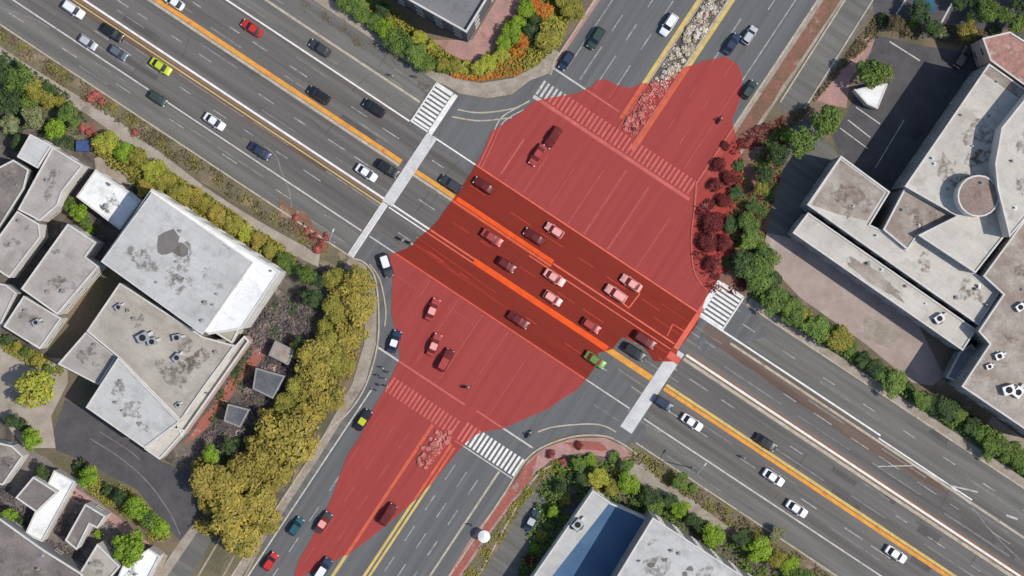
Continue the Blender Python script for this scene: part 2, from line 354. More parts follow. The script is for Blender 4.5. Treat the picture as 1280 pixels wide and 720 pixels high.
for v in (-72, -24, 26):
    for u in list(range(-1000,-190,46)) + list(range(-130,235,52)) + list(range(280,1000,52)):
        if rr.random() < .85: o_ = rr.uniform(-8,8); dash.append((ul(v+rr.uniform(-.6,.6), u+o_, u+o_+rr.uniform(12,32)), rr.uniform(.9,1.5)))
for u in range(300,1000,60): dash.append((ul(70, u, u+18), 1.4))
for u in range(-1000,-200,80): dash.append((ul(-112, u, u+22), 1.3))
seg('lane_dash', dash, M['faint'])
# wheel tracks worn pale along the lanes
sc_ = []
for v in (-84,-60,-36,-12,14,38,62,-118,95,84):
    for u in range(-900,900,110):
        if not (-120 < u+50 < 230 and abs(v) < 110) and rr.random() < .6: sc_.append((ul(v+rr.uniform(-3,3), u, u+rr.uniform(40,100)), rr.uniform(1.2,2.4)))
seg('wheel_track', sc_, M['scuff'], z=.050)
# cross street lines
seg('cross_line', [(vl(79,-256,-E),3.4),(vl(84.5,-258,-E),3.0),(vl(46,-249,-E),4.0),(vl(30.5,200,E),5.0),(vl(65.5,175,E),5.0)], M['yellow'])
seg('cross_line', [(vl(-42,-252,-E),1.8)], M['white'])
seg('cross_line', [(vl(131,190,E),1.5),(vl(-60,215,E),1.3)], M['faint'])
seg('edge_line', [(vl(147.5,-252,-E),2.6)], M['beige'])
cd = []
for u in (-16, 7, 27, 97, 114, 131):
    for v in range(-275,-900,-46): cd.append((vl(u, v, v-22), 1.3))
for u in (-39,-18,4): 
    cd.append((vl(u, 212, 262), 1.4))
    for v in range(285,900,50): cd.append((vl(u, v, v+24), 1.3))
for u in (87,109):
    for v in range(215,900,50): cd.append((vl(u, v, v+22), 1.3))
cd += [(vl(-20,54,112),1.6),(vl(48,54,135),1.8),(vl(72,54,150),3.0),(vl(107,54,148),2.8),(vl(150,54,130),1.8),(vl(16,60,120),1.2),(vl(-14,-100,-195),1.3),(vl(22,-100,-195),1.6),(vl(60,-100,-180),1.3),(vl(98,-120,-200),1.2),(vl(-56,-100,-125),1.3)]
seg('lane_dash', cd, M['faint'])
# stop lines
seg('stop_line', [(ul(206,-76,24),2.2),(ul(-206,-64,66),2.4),(ul(-204,82,166),2.2)], M['white'])
seg('stop_line', [(ul(163,-76,158),4.6),(ul(-250,80,168),1.4),(vl(-56,60,112),1.6)], M['white'])
# zebra crossings
bars = []
u = -74
while u < 152: bars.append((vl(u, 167, 187), 3.0)); u += 6.1
u = -26
while u < 76: bars.append((vl(u, -226, -247), 2.7)); u += 5.7
bars2 = []
u = 82
while u < 168: bars2.append((vl(u, -222, -247), 3.1)); u += 5.9
v = 57
while v < 108: bars2.append((ul(v, -185, -162), 3.2)); v += 5.6
v = 52
while v < 98: bars2.append((ul(v, 250, 281), 3.2)); v += 5.6
seg('zebra_crossing', bars, M['white'], z=.056)
bars2 += [(vl(-186,54,110),1.6),(vl(-158,50,111),6.5),(ul(53,-187,-160),2),(ul(110,-187,-160),2.2),(vl(246.5,-2,99),6.5),(vl(282.5,50,100),1.8),(ul(49,250,283),2.0),(ul(99,250,283),1.6)]
seg('zebra_crossing', bars2, M['bright'], z=.058)
seg('zebra_crossing', [(vl(-154,-50,52),14.5),(vl(251,-121,-2),17)], M['pale_strip'], z=.066)
seg('zebra_crossing', [(vl(-156,-51,-131),5.5)], M['pale_strip'], z=.066)
seg('zebra_crossing', [(vl(-159.6,-51,-131),1.2),(vl(-152.6,-51,-131),1.2)], M['bright'], z=.068)
# arcs and chevrons worn into the asphalt
arcs = [([(0,10),(20,16),(45,25),(62,35)],1.6),([(110,73),(135,88),(155,101),(178,107)],1.8),([(330,182),(345,195),(352,215),(362,240),(366,270)],1.8),
        ([(497,296),(520,306),(545,322),(575,345)],1.6),([(405,268),(430,282),(452,298)],1.6),([(1058,580),(1085,592),(1110,614)],1.6),([(1212,630),(1240,665),(1275,700)],1.6),([(1246,648),(1262,660),(1282,674)],2.0),
        ([(232,158),(258,174),(300,202),(330,222)],1.5),([(785,512),(800,526),(826,540)],1.8)]
seg('worn_arc', [(smooth_line(p),w_) for p, w_ in arcs], M['scuff'], z=.052)
seg('chevron_marking', [([(1098,583),(1142,582)],1.1),([(1188,607),(1222,615)],1.8),([(1189,609),(1213,630)],1.3),([(1258,644),(1272,649)],2.6),([(841,405),(834,420)],1.6),([(841,405),(855,414)],1.4),([(1140,580),(1188,607)],1.4),(smooth_line([(650,133),(626,148),(613,176),(598,208)]),1.3),(smooth_line([(655,137),(630,152),(617,178),(602,210)]),1.0)], M['white'], z=.057)
seg('dark_streak', [(smooth_line([(520,296),(560,324),(590,345),(620,366)]),1.3),(smooth_line([(515,303),(560,336),(600,362),(650,398)]),1.3)], M['ochre'], z=.050)  # two thin dark streaks curving over the deep red band
rc = random.Random(77); cr = []
for _ in range(34):
    u, v = rc.uniform(-760, 760), rc.choice([rc.uniform(-95, 50), rc.uniform(-125, 90)]); p = UV(u, v); pts = [p]; a = rc.choice([math.atan2(D[1], D[0]), math.atan2(N[1], N[0])])+rc.uniform(-.15,.15)
    for k in range(rc.randint(4, 9)): a += rc.uniform(-.12,.12); p = (p[0]+3.5*math.cos(a), p[1]+3.5*math.sin(a)); pts.append(p)
    if not inside(pts[0], RED) and not inside(pts[-1], RED): cr.append((pts, rc.uniform(.4,.6)))
bm = bmesh.new()
for p, w_ in cr: add_strip(bm, p, w_, .0485)
struct(link('crack_sealing', bm, M['tar']))
pa = []
for _ in range(26):
    u, v = rc.uniform(-760, 760), rc.uniform(-120, 85); q = uvp([(u,v),(u+rc.uniform(14,60),v),(u+rc.uniform(14,60),v+rc.uniform(5,14)),(u,v+rc.uniform(5,14))])
    q = uvp([(u,v),(u+30+rc.uniform(-15,30),v)]); du = rc.uniform(14,55); dv_ = rc.uniform(5,12); q = uvp([(u,v),(u+du,v),(u+du,v+dv_),(u,v+dv_)])
    if not any(inside(c, RED) for c in q) and not (-120 < u < 235): pa.append(q)
for i, q in enumerate(pa): sheet('asphalt_patch', [q], M['asphalt_patch'], .0450+.0002*i)
seg('box_marking', [([(757,361),(786,385),(799,368),(800,356),(779,345)],1.7)], M['bright'], z=.057)
# kerbs (raised)
kerbs = [(ul(-130.5,-E,-153),2.0),(ul(-127.5,270,E),1.8),(smooth_line([UV(-153,-131),(455,328),(468,345),(473,380),(472,430),(458,480),(436,515),UV(-59,-330),UV(-59,-380)])+[UV(-59,-E)],2.0),
         ([UV(-78,E),UV(-78,215),(688,94)],2.0),([UV(168,-E),UV(168,-290)],2.0),(smooth_line([UV(168,-290),UV(168,-262),(655,578),(676,560),(715,546),(755,545),(780,556),(796,568)]),2.0),
         (smooth_line([(868,262),(864,300),(868,340),(884,364)]),1.6),([UV(154,E),UV(154,185),(868,262)],2.4),(ul(93,290,E),2.0),([(1056,0),(975,128)],2.0),([(1091,0),(1005,137)],1.8),
         (smooth_line([(572,137),(600,141),(640,136),(662,126)]),1.8),(smooth_line([(565,146),(600,151),(640,147)]),1.8),(smooth_line([(672,540),(690,534),(715,531),(740,530),(757,533),(770,540)]),1.8),
         (smooth_line([(462,330),(475,350),(482,385),(481,408)]),1.6)]
seg('kerb', kerbs, M['beige'], z=0, h=.13)
# sidewalks, verges, paths
sheet('sidewalk', [uvp([(-E,111),(-190,111),(-176,113),(-176,124),(-E,126)])], M['sidewalk'], .12)
sheet('sidewalk', [[(545,88),(552,104),(575,117),(610,123),(640,118),(662,101),(686,92),(700,66),(690,60),(672,82),(640,98),(600,104),(570,98)]], M['sidewalk'], .128)
sheet('sidewalk', [[(700,66),(688,92),(750,0),(790,-60),(780,-60),(741,0)]], M['pinkwalk'], .118)
sheet('pink_sidewalk', [uvp([(155,200),(181,200),(181,900),(155,900)]) ], M['sidewalk'], .12)
sheet('verge', [jit(uvp([(161,215),(176,215),(177,300),(178,420),(178,900),(163,900),(160,310)]),1.2,55)], M['verge_red'], .124)
sheet('sidewalk', [uvp([(290,94),(E,94),(E,104),(290,103)])], M['sidewalk'], .12)
sheet('verge', [[(866,262),(925,165),(990,140),(985,190),(965,260),(950,330),(930,368),(884,366),(864,330)]], M['verge_red'], .05)
sheet('verge', [uvp([(-E,-132),(-153,-132),(-150,-150),(-380,-156),(-E,-152)])], M['verge'], .06)
sheet('path', [smooth_line([(-200,-80),(0,58),(70,103),(140,146),(200,190),(260,236),(330,280),(400,318)]) + smooth_line([(398,334),(322,296),(250,252),(190,206),(130,158),(60,112),(0,70),(-200,-66)])], M['path'], .075)
sheet('verge_patch', [jit([(106,108),(130,118),(138,136),(112,128)],2,1), jit([(95,150),(118,155),(128,172),(100,168)],3,2), jit([(162,160),(174,162),(172,172),(163,170)],1.5,3), jit([(350,250),(385,270),(410,300),(405,318),(380,300),(345,265)],3,4)], M['verge_red'], .085)
sheet('verge', [uvp([(265,-130),(E,-130),(E,-148),(265,-150)])], M['verge'], .06)
sheet('path', [[(796,572),(815,590),(860,620),(912,660),(908,668),(850,632),(800,604),(776,590),(770,580)]], M['sidewalk'], .076)
sheet('corner_paving', [[(645,600),(660,576),(680,560),(715,548),(755,547),(780,558),(798,574),(790,590),(765,572),(725,566),(690,574),(668,592),(600,690),(560,760),(535,760),(590,670)]], M['pinkwalk'], .07)
sheet('verge', [[(668,594),(690,576),(720,568),(700,590),(660,622),(620,690),(590,740),(565,740),(610,670)]], M['verge'], .08)
sheet('red_paving', [[(655,585),(672,568),(664,600),(640,625),(600,680),(560,740),(548,740),(600,665)], jit([(705,552),(750,552),(762,563),(715,560)],1.5,8)], M['redwalk'], .084)
sheet('sidewalk', [[(436,322),(455,330),(467,348),(471,380),(470,430),(457,478),(400,570),(318,695),(290,740),(276,740),(310,690),(395,560),(440,480),(455,430),(458,380),(450,350),(430,335)]], M['sidewalk'], .12)
sheet('driveway', [[(82,500),(107,510),(150,540),(182,561),(200,576),(236,590),(252,636),(240,656),(225,676),(214,664),(171,612),(120,585),(70,562),(67,540)]], M['asphalt_drive'], .05)
sheet('driveway', [[(247,662),(268,668),(240,720),(215,760),(180,760),(212,716)]], M['asphalt_service'], .05)
sheet('driveway', [[(281,700),(300,690),(330,690),(300,740),(265,740)]], M['verge'], .05)
sheet('driveway_edge', [[(225,676),(242,656),(250,660),(212,716),(180,760),(168,760),(205,706)]], M['sidewalk'], .055)
seg('driveway_edge', [([(276,672),(236,740)],2.4),([(299,684),(268,740)],2.0),([(322,690),(296,740)],2.0)], M['sidewalk'], z=.06)
seg('driveway_line', [(smooth_line([(112,548),(150,572),(185,603),(212,640),(225,668)]),1.3),(smooth_line([(125,540),(160,562),(175,575)]),1.1)], M['scuff'], z=.06)
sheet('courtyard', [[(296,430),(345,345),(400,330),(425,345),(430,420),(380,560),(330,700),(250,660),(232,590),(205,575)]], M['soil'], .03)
sheet('red_paving', [jit([(330,425),(345,430),(300,480),(250,545),(228,556),(270,500),(312,445)],2,44)], M['redwalk'], .05)
sheet('red_paving', [jit([(340,500),(352,498),(330,545),(300,590),(292,586),(320,540)],2,45)], M['redwalk'], .05)
sheet('courtyard', [[(0,160),(0,100),(60,150),(125,200),(190,235),(125,330),(70,400),(30,560),(0,560)]], M['soil'], .02)
sheet('terrace', [[(118,198),(132,194),(150,199),(170,216),(168,232),(158,238),(120,212)]], M['sidewalk'], .055)
sheet('terrace', [[(75,448),(84,452),(85,478),(64,520),(70,560),(30,560),(0,520),(0,430),(30,445)]], M['path'], .045)
sheet('terrace', [jit([(30,555),(62,575),(90,600),(140,640),(160,655),(205,700),(200,740),(40,740),(0,700),(0,560)],2,12)], M['roof_dull'], .04)
sheet('garden_path', [[(66,588),(92,608),(140,640),(200,690),(194,698),(132,650),(84,622),(58,600)]], M['pinkwalk'], .07)
sheet('garden_path', [[(200,690),(210,694),(190,740),(176,740)]], M['sidewalk'], .07)
# right-hand plots
sheet('car_park', [[(1096,44),(1158,58),(1240,70),(1290,10),(1400,10),(1400,60),(1160,240),(1112,240),(1052,196),(1040,170),(1060,140)]], M['asphalt_drive'], .035)
sheet('car_park', [[(1096,30),(1090,0),(1110,-60),(1320,-60),(1300,20),(1240,44),(1180,52)]], M['asphalt_drive'], .034)
seg('parking_line', [([(1120,18),(1132,0)],1.8),([(1176,30),(1190,4)],2.2),([(1112,52),(1150,76)],1.6),([(1060,150),(1088,172)],1.4),([(1070,134),(1100,155)],1.4),([(1050,160),(1085,186)],1.2),([(1094,210),(1130,150)],1.0)], M['white'], z=.05)
sheet('pink_sidewalk', [[(1086,42),(1094,46),(1088,66),(1062,100),(1058,135),(1040,132),(1020,126),(1040,100),(1066,70)]], M['pinkwalk'], .06)
sheet('terrace', [[(955,290),(1000,300),(1050,335),(1100,372),(1145,400),(1180,470),(1165,482),(1140,478),(1082,430),(1000,372),(960,330)]], M['terrace'], .05)
sheet('terrace', [[(1079,400),(1085,396),(1122,408),(1128,420),(1112,436),(1080,422)]], M['sidewalk'], .06)
sheet('terrace', [[(940,180),(1010,150),(1050,196),(1010,260),(990,290),(960,300),(945,250)]], M['asphalt_service'], .045)
sheet('verge', [uvp([(290,104),(E,105),(E,124),(290,122)])], M['verge'], .055)
sheet('lawn', [[(1240,520),(1290,556),(1290,590),(1230,540)]], M['sidewalk'], .06)
# top plots
sheet('pink_terrace', [[(540,50),(590,50),(620,0),(640,-60),(680,-60),(640,30),(628,60),(605,76),(585,78),(560,66)]], M['pinkwalk'], .06)
sheet('lawn', [[(500,20),(560,66),(585,79),(606,77),(630,60),(645,30),(700,-30),(730,-60),(745,-40),(700,50),(680,80),(640,94),(600,98),(560,92),(520,60),(440,8),(420,-20),(470,-20)]], M['lawn'], .05)
# bottom plots
sheet('parking_pad', [[(665,596),(695,584),(716,590),(700,612),(660,690),(640,740),(590,740),(630,650)]], M['asphalt_service'], .075)
seg('driveway_edge', [(smooth_line([(715,584),(690,582),(668,598),(645,635),(620,680),(590,735)]),1.8)], M['beige'], z=.0, h=.1)
sheet('garden', [[(680,590),(720,568),(765,574),(800,604),(850,634),(905,668),(990,720),(1040,760),(930,760),(815,650),(740,612),(680,740),(640,740)]], M['soil'], .05)
sheet('lawn', [jit([(680,590),(700,578),(730,572),(762,580),(740,590),(700,592)],1.5,21)], M['lawn'], .09)
# flower bed medians
sheet('flower_bed', [uvp([(35,182),(60,182),(60,E),(35,E)])], M['soil'], .07)
seg('kerb', [(vl(34.5,182,E),1.4),(vl(60.5,182,E),1.4)], M['beige'], z=0, h=.12)
sheet('flower_bed', [uvp([(58,-252),(76,-252),(74,-285),(64,-300)])], M['redwalk'], .064)
# the red annotation overlay, modelled as a thin tinted sheet over the paving
def clip(poly, f):
    out = []
    for i in range(len(poly)):
        a, b = poly[i], poly[(i+1) % len(poly)]; fa, fb = f(a), f(b)
        if fa >= 0: out.append(a)
        if (fa >= 0) != (fb >= 0):
            t = fa/(fa-fb); out.append((a[0]+(b[0]-a[0])*t, a[1]+(b[1]-a[1])*t))
    return out
REDs = []
for i, p in enumerate(RED):
    q = RED[(i+1) % len(RED)]; REDs += [p, ((p[0]+q[0])/2+random.Random(i).uniform(-.7,.7), (p[1]+q[1])/2+random.Random(i+99).uniform(-.7,.7))]
sheet('red_overlay', [clip(REDs, lambda p: vv(p)-51.5)], M['film'], .135)
sheet('red_overlay', [clip(REDs, lambda p: -96-vv(p))], M['film'], .135)
sheet('deep_red_overlay', [clip(clip(REDs, lambda p: 51.5-vv(p)), lambda p: vv(p)+96)], M['film2'], .135)
# ---------------------------------------------------------------- buildings
WIN = {}
def window_mesh(wd, ht):
    k = (round(wd,1), round(ht,1))
    if k not in WIN:
        b1 = bmesh.new()
        for c, s in (((0,-.03,ht/2),(wd,.1,.1)),((0,-.03,-ht/2),(wd+.2,.16,.1)),((-wd/2,-.03,0),(.1,.1,ht-.1)),((wd/2,-.03,0),(.1,.1,ht-.1)),((0,-.03,0),(.06,.08,ht-.1))): box(b1, c, s)
        m1 = bpy.data.meshes.new('window'); b1.to_mesh(m1); b1.free(); m1.materials.append(M['parapet'])
        b2 = bmesh.new(); box(b2, (0,-.015,0), (wd-.1,.03,ht-.1)); m2 = bpy.data.meshes.new('pane'); b2.to_mesh(m2); b2.free(); m2.materials.append(M['glass'])
        WIN[k] = (m1, m2)
    return WIN[k]
def offset_poly(p, d):
    n = len(p); out = []
    for i in range(n):
        a, b, c = Vector(p[i-1]), Vector(p[i]), Vector(p[(i+1) % n])
        e1 = (b-a).normalized(); e2 = (c-b).normalized(); n1 = Vector((-e1.y, e1.x)); n2 = Vector((-e2.y, e2.x))
        k = 1+n1.dot(n2); k = max(k, .35); q = b+(n1+n2)*d/k; out.append((q.x, q.y))
    return out
def building(name, pts, h, roof, wall, label, cat, patches=(), par=.25, z0=0.0, parm=None, win=True, pw=.26):
    pw_ = [W(x, y, h) for x, y in pts]; P = [(p.x, p.y) for p in pw_]
    if area2(P) < 0: P = P[::-1]
    cx = sum(p[0] for p in P)/len(P); cy = sum(p[1] for p in P)/len(P)
    root = empty(name, (cx, cy, 0), 0, label, cat)
    L = [(p[0]-cx, p[1]-cy) for p in P]; n = len(L)
    bm = bmesh.new(); lo = [bm.verts.new((*p, z0)) for p in L]; hi = [bm.verts.new((*p, h-.01)) for p in L]
    for i in range(n): bm.faces.new((lo[i], lo[(i+1) % n], hi[(i+1) % n], hi[i]))
    link('wall', bm, M[wall], root)
    I = offset_poly(L, pw)
    bm = bmesh.new(); poly_face(bm, [Vector((*p, h)) for p in I]); rf = link('roof', bm, M[roof], root)
    bm = bmesh.new(); O = offset_poly(L, -.06)
    q = [[bm.verts.new((*p, z)) for p in ring] for ring, z in ((O, h-.25), (O, h+par), (I, h+par), (I, h-.02))]
    for a in range(3):
        for i in range(n): bm.faces.new((q[a][i], q[a][(i+1) % n], q[a+1][(i+1) % n], q[a+1][i]))
    for i in range(n): bm.faces.new((q[0][(i+1) % n], q[0][i], lo_in(bm, L[i], h-.25), lo_in(bm, L[(i+1) % n], h-.25)))
    link('parapet', bm, M[parm or 'parapet'], root)
    for k, (pp, pm) in enumerate(patches):
        bm = bmesh.new(); poly_face(bm, [W(x, y, h)-Vector((cx, cy, 0))+Vector((0, 0, .02+.004*k)) for x, y in pp]); link('roof_stain', bm, M[pm], root)
    # thin dirt, and vent pipes, scattered over the roof
    rb = random.Random(int(abs(cx)*13+abs(cy)*7)); xs = [p[0] for p in I]; ys = [p[1] for p in I]; ar = abs(area2(I))/2
    def spot(m_):
        for _ in range(60):
            q = (rb.uniform(min(xs), max(xs)), rb.uniform(min(ys), max(ys)))
            if all(inside((q[0]+a, q[1]+b), I) for a, b in ((m_,0),(-m_,0),(0,m_),(0,-m_),(m_*.7,m_*.7),(-m_*.7,m_*.7),(m_*.7,-m_*.7),(-m_*.7,-m_*.7))): return q
    if ar > 25 and roof not in ('blueroof', 'tile') and h > 4 and name not in ('low_office',):
        for k in range(min(7, 2+int(ar/90))):
            rd = rb.uniform(1.0, min(3.4, 1+ar/90)); q = spot(rd*1.35)
            if not q: continue
            bm = bmesh.new(); poly_face(bm, [Vector((x, y, h+.06+.004*k)) for x, y in blob(q[0], q[1], rd, rd*rb.uniform(.4,.8), k*9+int(ar), 18, rb.uniform(0,3), .3)])
            link('roof_stain', bm, M['dirt' if roof in ('roof_mottle','roof_pale','roof_brown') else 'patch2'], root)
        for k in range(min(9, 1+int(ar/55))):
            q = spot(.6)
            if q:
                bm = bmesh.new(); r_ = rb.uniform(.12,.28); tube(bm, (q[0],q[1],h), (q[0],q[1],h+rb.uniform(.4,.8)), r_, r_*.9, 8); box(bm, (q[0],q[1],h+.04), (r_*3.4,r_*3.4,.08)); link('roof_vent', bm, M['steel' if k % 2 else 'wall_g'], root)
    if win and h > 3:
        ns = max(1, int(h/3.4)); cnt = 0
        for i in range(n):
            a, b = Vector(L[i]), Vector(L[(i+1) % n]); ln = (b-a).length
            if ln < 3.2: continue
            e_ = (b-a)/ln; k = int(ln/(3.6 if ns < 3 else 4.2)); ang = math.atan2(e_.y, e_.x)
            for s in range(ns):
                for j in range(k):
                    if cnt >= 90: break
                    p = a+e_*(ln*(j+.5)/k); z = z0+1.7+s*(h-z0)/ns
                    if z > h-.9: continue
                    m1, m2 = window_mesh(1.5, 1.3)
                    o = bpy.data.objects.new('window', m1); C.objects.link(o); o.parent = root; o.location = (p.x, p.y, z); o.rotation_euler = (0, 0, ang)
                    o2 = bpy.data.objects.new('pane', m2); C.objects.link(o2); o2.parent = o; cnt += 1
    return root
def lo_in(bm, p, z): return bm.verts.new((*p, z))
def blob(x, y, rx, ry, seed, n=16, rot=0.0, rough=.22):
    r = random.Random(seed); out = []
    for i in range(n):
        t = 2*math.pi*i/n; k = 1+r.uniform(-rough, rough); a, b = rx*k*math.cos(t), ry*k*math.sin(t)
        out.append((x+a*math.cos(rot)-b*math.sin(rot), y+a*math.sin(rot)+b*math.cos(rot)))
    return out
B = building
B('warehouse', [(190,236),(350,339),(302,411),(262,418),(126,327)], 10.8, 'roof_white', 'wall_w', 'broad white-edged building behind the olive hedge, its flat roof carrying a raised grey deck', 'building', par=.15)
B('roof_deck', [(190,241),(316,328),(253,418),(127,327)], 11.6, 'roof_grey', 'wall_w', 'large pale grey square roof deck with a dark repair patch near its middle', 'roof deck', z0=10.8, par=.08, win=False, pw=.15,
  patches=[(blob(209,303,13,17,3,14,.6,.12), 'patch'), (blob(225,312,12,9,4,14,.5,.12), 'patch'), (blob(257,340,7,3.5,5,12,-.9,.5),'patch2'),(blob(232,348,9,3,15,12,-.8,.5),'patch2'),(blob(283,308,5,3,6,10,.5,.4),'patch2'),(blob(226,362,12,4,7,12,-.9,.5),'patch2'),(blob(274,358,6,4,8,10,0,.5),'patch2')])
B('lower_wing', [(160,360),(254,421),(294,432),(257,482),(226,526),(148,446),(109,414),(150,354)], 7.6, 'roof_tan', 'wall_w', 'wide tan flat-roofed building with rooftop machines, south of the pale grey roof deck', 'building', par=.3,
  patches=[(blob(243,450,8,20,11,12,.9,.3),'patch2'),(blob(205,460,6,15,12,12,-.6,.4),'patch2'),(blob(175,400,5,10,13,12,.6,.4),'patch2')])
B('annex', [(108,415),(146,446),(124,481),(73,455)], 6.4, 'roof_warm', 'wall_w', 'small warm grey annex at the west corner of the tan-roofed building', 'building', patches=[(blob(120,455,5,3,1,10),'patch2'),(blob(100,440,5,3,31,10),'patch2')])
B('flat_roofed_building', [(148,447),(225,527),(181,560),(108,509)], 8.4, 'roof_grey', 'wall_w', 'pale grey flat-roofed building beside the top of the dark curving driveway', 'building', patches=[(blob(165,504,4,3,41,10,0,.4),'patch2'),(blob(145,504,5,2,42,10,0,.4),'patch2'),(blob(175,520,3,3,43,10,0,.4),'patch2')])
B('stair_block', [(201,531),(232,538),(200,574),(181,561)], 5.6, 'roof_pale', 'wall_w', 'little pale block at the south corner of the grey flat-roofed building by the driveway', 'building', win=False)
B('balcony_wing', [(296,431),(306,420),(312,426),(228,545),(222,531)], 5.0, 'roof_pale', 'wall_p', 'narrow pale balcony wing along the east side of the tan-roofed building', 'building', par=.8, win=False)
B('roof_room', [(275,398),(298,413),(290,429),(263,412)], 6.5, 'roof_tan', 'wall_w', 'small tan room tucked in the notch between the white building and the tan-roofed one', 'building', win=False)
B('row_house', [(85,280),(120,303),(107,321),(123,333),(72,393),(27,361)], 6.8, 'roof_warm', 'wall_w', 'warm grey flat-roofed house west of the white building, with a notch in its east side', 'house', patches=[(blob(70,315,6,3,51,10,0,.4),'patch2')])
B('row_house', [(30,370),(77,398),(50,436),(5,408)], 5.0, 'roof_warm', 'wall_w', 'small warm grey house with white parapet just above the yellow-green round tree', 'house', patches=[(blob(46,402,3,4,52,10,0,.4),'patch')])
B('white_house', [(120,212),(162,240),(176,251),(150,287),(96,246)], 4.2, 'roof_white', 'wall_w', 'bright white flat-roofed house half shaded by the big building beside it', 'house', patches=[(blob(135,230,4,2,61,9,.4,.4),'patch'),(blob(129,260,4,2.5,62,9,.4,.4),'patch')])
B('row_house', [(66,184),(104,207),(78,240),(72,257),(50,276),(23,262)], 6.0, 'roof_warm', 'wall_w', 'long warm grey roof immediately west of the bright white house', 'house')
B('row_house', [(22,264),(49,280),(51,296),(12,347),(-4,337),(-4,300)], 5.4, 'roof_warm', 'wall_w', 'warm grey roof with a pale ridge south-west of the long grey roof', 'house', patches=[(blob(10,305,6,4,53,10,0,.4),'patch2')])
B('row_house', [(38,168),(65,182),(47,210),(22,196)], 6.2, 'roof_grey', 'wall_w', 'smallest pale grey roof in the north-west block, below the bright round bush', 'house')
B('row_house', [(-10,214),(17,200),(36,212),(30,236),(-10,298)], 5.0, 'roof_dull', 'wall_g', 'mottled brown-grey roof cut off by the left edge, above the warm grey roofs', 'house')
B('row_house', [(-10,352),(8,356),(20,366),(2,404),(-10,410)], 4.4, 'roof_warm', 'wall_w', 'sliver of warm grey roof at the left edge beside the small parapet house', 'house', win=False)
B('row_house', [(-8,552),(15,557),(29,570),(4,606),(-8,604)], 4.6, 'roof_dull', 'wall_w', 'dull roof at the left edge beside the bright green bush', 'house')
B('row_house', [(20,622),(42,596),(72,615),(46,640)], 5.2, 'roof_dull', 'wall_w', 'mottled square roof touching the long white roof strip', 'house')
B('covered_walkway', [(68,588),(94,602),(53,677),(32,667)], 3.4, 'roof_white', 'wall_w', 'long bright white roof strip between the mottled roof and the brown roof', 'covered walkway', win=False)
B('row_house', [(107,630),(132,645),(122,660),(112,655),(96,687),(82,675)], 5.0, 'roof_dull', 'wall_w', 'brown-grey stepped roof east of the long white strip', 'house')
B('row_house', [(0,648),(32,671),(53,686),(104,718),(70,760),(-40,760),(-40,640)], 6.0, 'roof_dull', 'wall_g', 'big dull grey roof filling the bottom-left corner', 'house', patches=[([(50,686),(53,688),(38,712),(35,710)],'patch')])
B('row_house', [(122,680),(150,708),(118,745),(94,726)], 5.2, 'roof_tan', 'wall_w', 'tan roof at the bottom edge, left of the round bright green tree', 'house')
B('row_house', [(186,686),(200,695),(184,726),(140,738),(154,707)], 4.4, 'roof_white', 'wall_w', 'bright white roof at the bottom edge, right of the round bright green tree', 'house')
sheds = [((320,460),(356,470),(341,498),(316,486),'roof_slate',3.4,'slate shed with a pale rim in the shaded courtyard, nearest the ochre trees'),
         ((344,426),(368,438),(360,456),(336,444),'roof_mottle',2.8,'mottled pink-grey shed in the middle of the shaded courtyard'),((285,505),(312,512),(300,534),(280,526),'roof_slate',3.0,'slate shed by the green bush at the lower end of the courtyard'),
         ]
for a, b, c, d_, rf, hh, lb in sheds: B('shed', [a, b, c, d_], hh, rf, 'wall_g', lb, 'shed', par=.1, win=False, parm='wall_g')
# right side
B('office_block', [(1236,80),(1310,132),(1310,225),(1219,341),(1148,294),(1196,270),(1131,233)], 12, 'roof_pale', 'wall_g', 'tall pale office block casting the long dark shadow over the car park', 'building',
  patches=[([(1236,82),(1290,120),(1284,130),(1230,92)],'roof_mottle')])
B('tiled_house', [(1228,48),(1262,40),(1310,70),(1310,128),(1238,76)], 9, 'tile', 'wall_p', 'pink tiled roof at the top right behind the tall pale office block', 'building', win=True)
B('upper_storey', [(1252,160),(1300,100),(1330,110),(1330,215),(1262,296),(1247,235),(1244,205)], 16.5, 'roof_pale', 'wall_w', 'raised upper storey with a curving west side on top of the pale office block', 'building', z0=12, win=False, par=.2)
def tower(x, y, r, h, z0):
    pts = [(x+r*math.cos(2*math.pi*i/20), y+r*math.sin(2*math.pi*i/20)) for i in range(20)]
    return B('stair_tower', pts, h, 'roof_brown', 'wall_w', 'round brown-roofed stair tower on the pale office block', 'tower', z0=z0, win=False, par=.15, pw=.25)
tower(1223, 245, 26, 15.2, 12)
B('link_building', [(1131,235),(1195,271),(1147,294),(1134,312),(1104,287)], 10.2, 'roof_mottle', 'wall_g', 'mottled brown lower roof linking the office block and the long white roof', 'building', win=False, par=.2, patches=[(blob(1160,292,9,5,71,12,.4,.4),'roof_brown')])
B('office_wing', [(1009,256),(1051,195),(1112,240),(1087,281),(1104,289),(1133,313),(1148,296),(1251,363),(1223,406)], 9.2, 'roof_pale', 'wall_g', 'long pale wing with a square mottled end facing the street trees', 'building', patches=[([(1014,256),(1051,200),(1106,240),(1083,276),(1048,268)],'roof_mottle')])
B('lower_office_wing', [(1010,266),(1220,412),(1203,438),(991,291)], 7.6, 'roof_pale', 'wall_g', 'narrow pale wing running along the paved terrace beside the hedge', 'building', patches=[(blob(1095,348,42,8,72,24,.62,.3),'roof_mottle'),(blob(1172,400,8,6,73,12,0,.4),'patch')])
B('corner_block', [(1284,270),(1229,345),(1254,368),(1223,414),(1237,430),(1202,483),(1310,556),(1360,500),(1360,320)], 11, 'roof_mottle', 'wall_g', 'broad mottled beige roof block at the right edge', 'building')
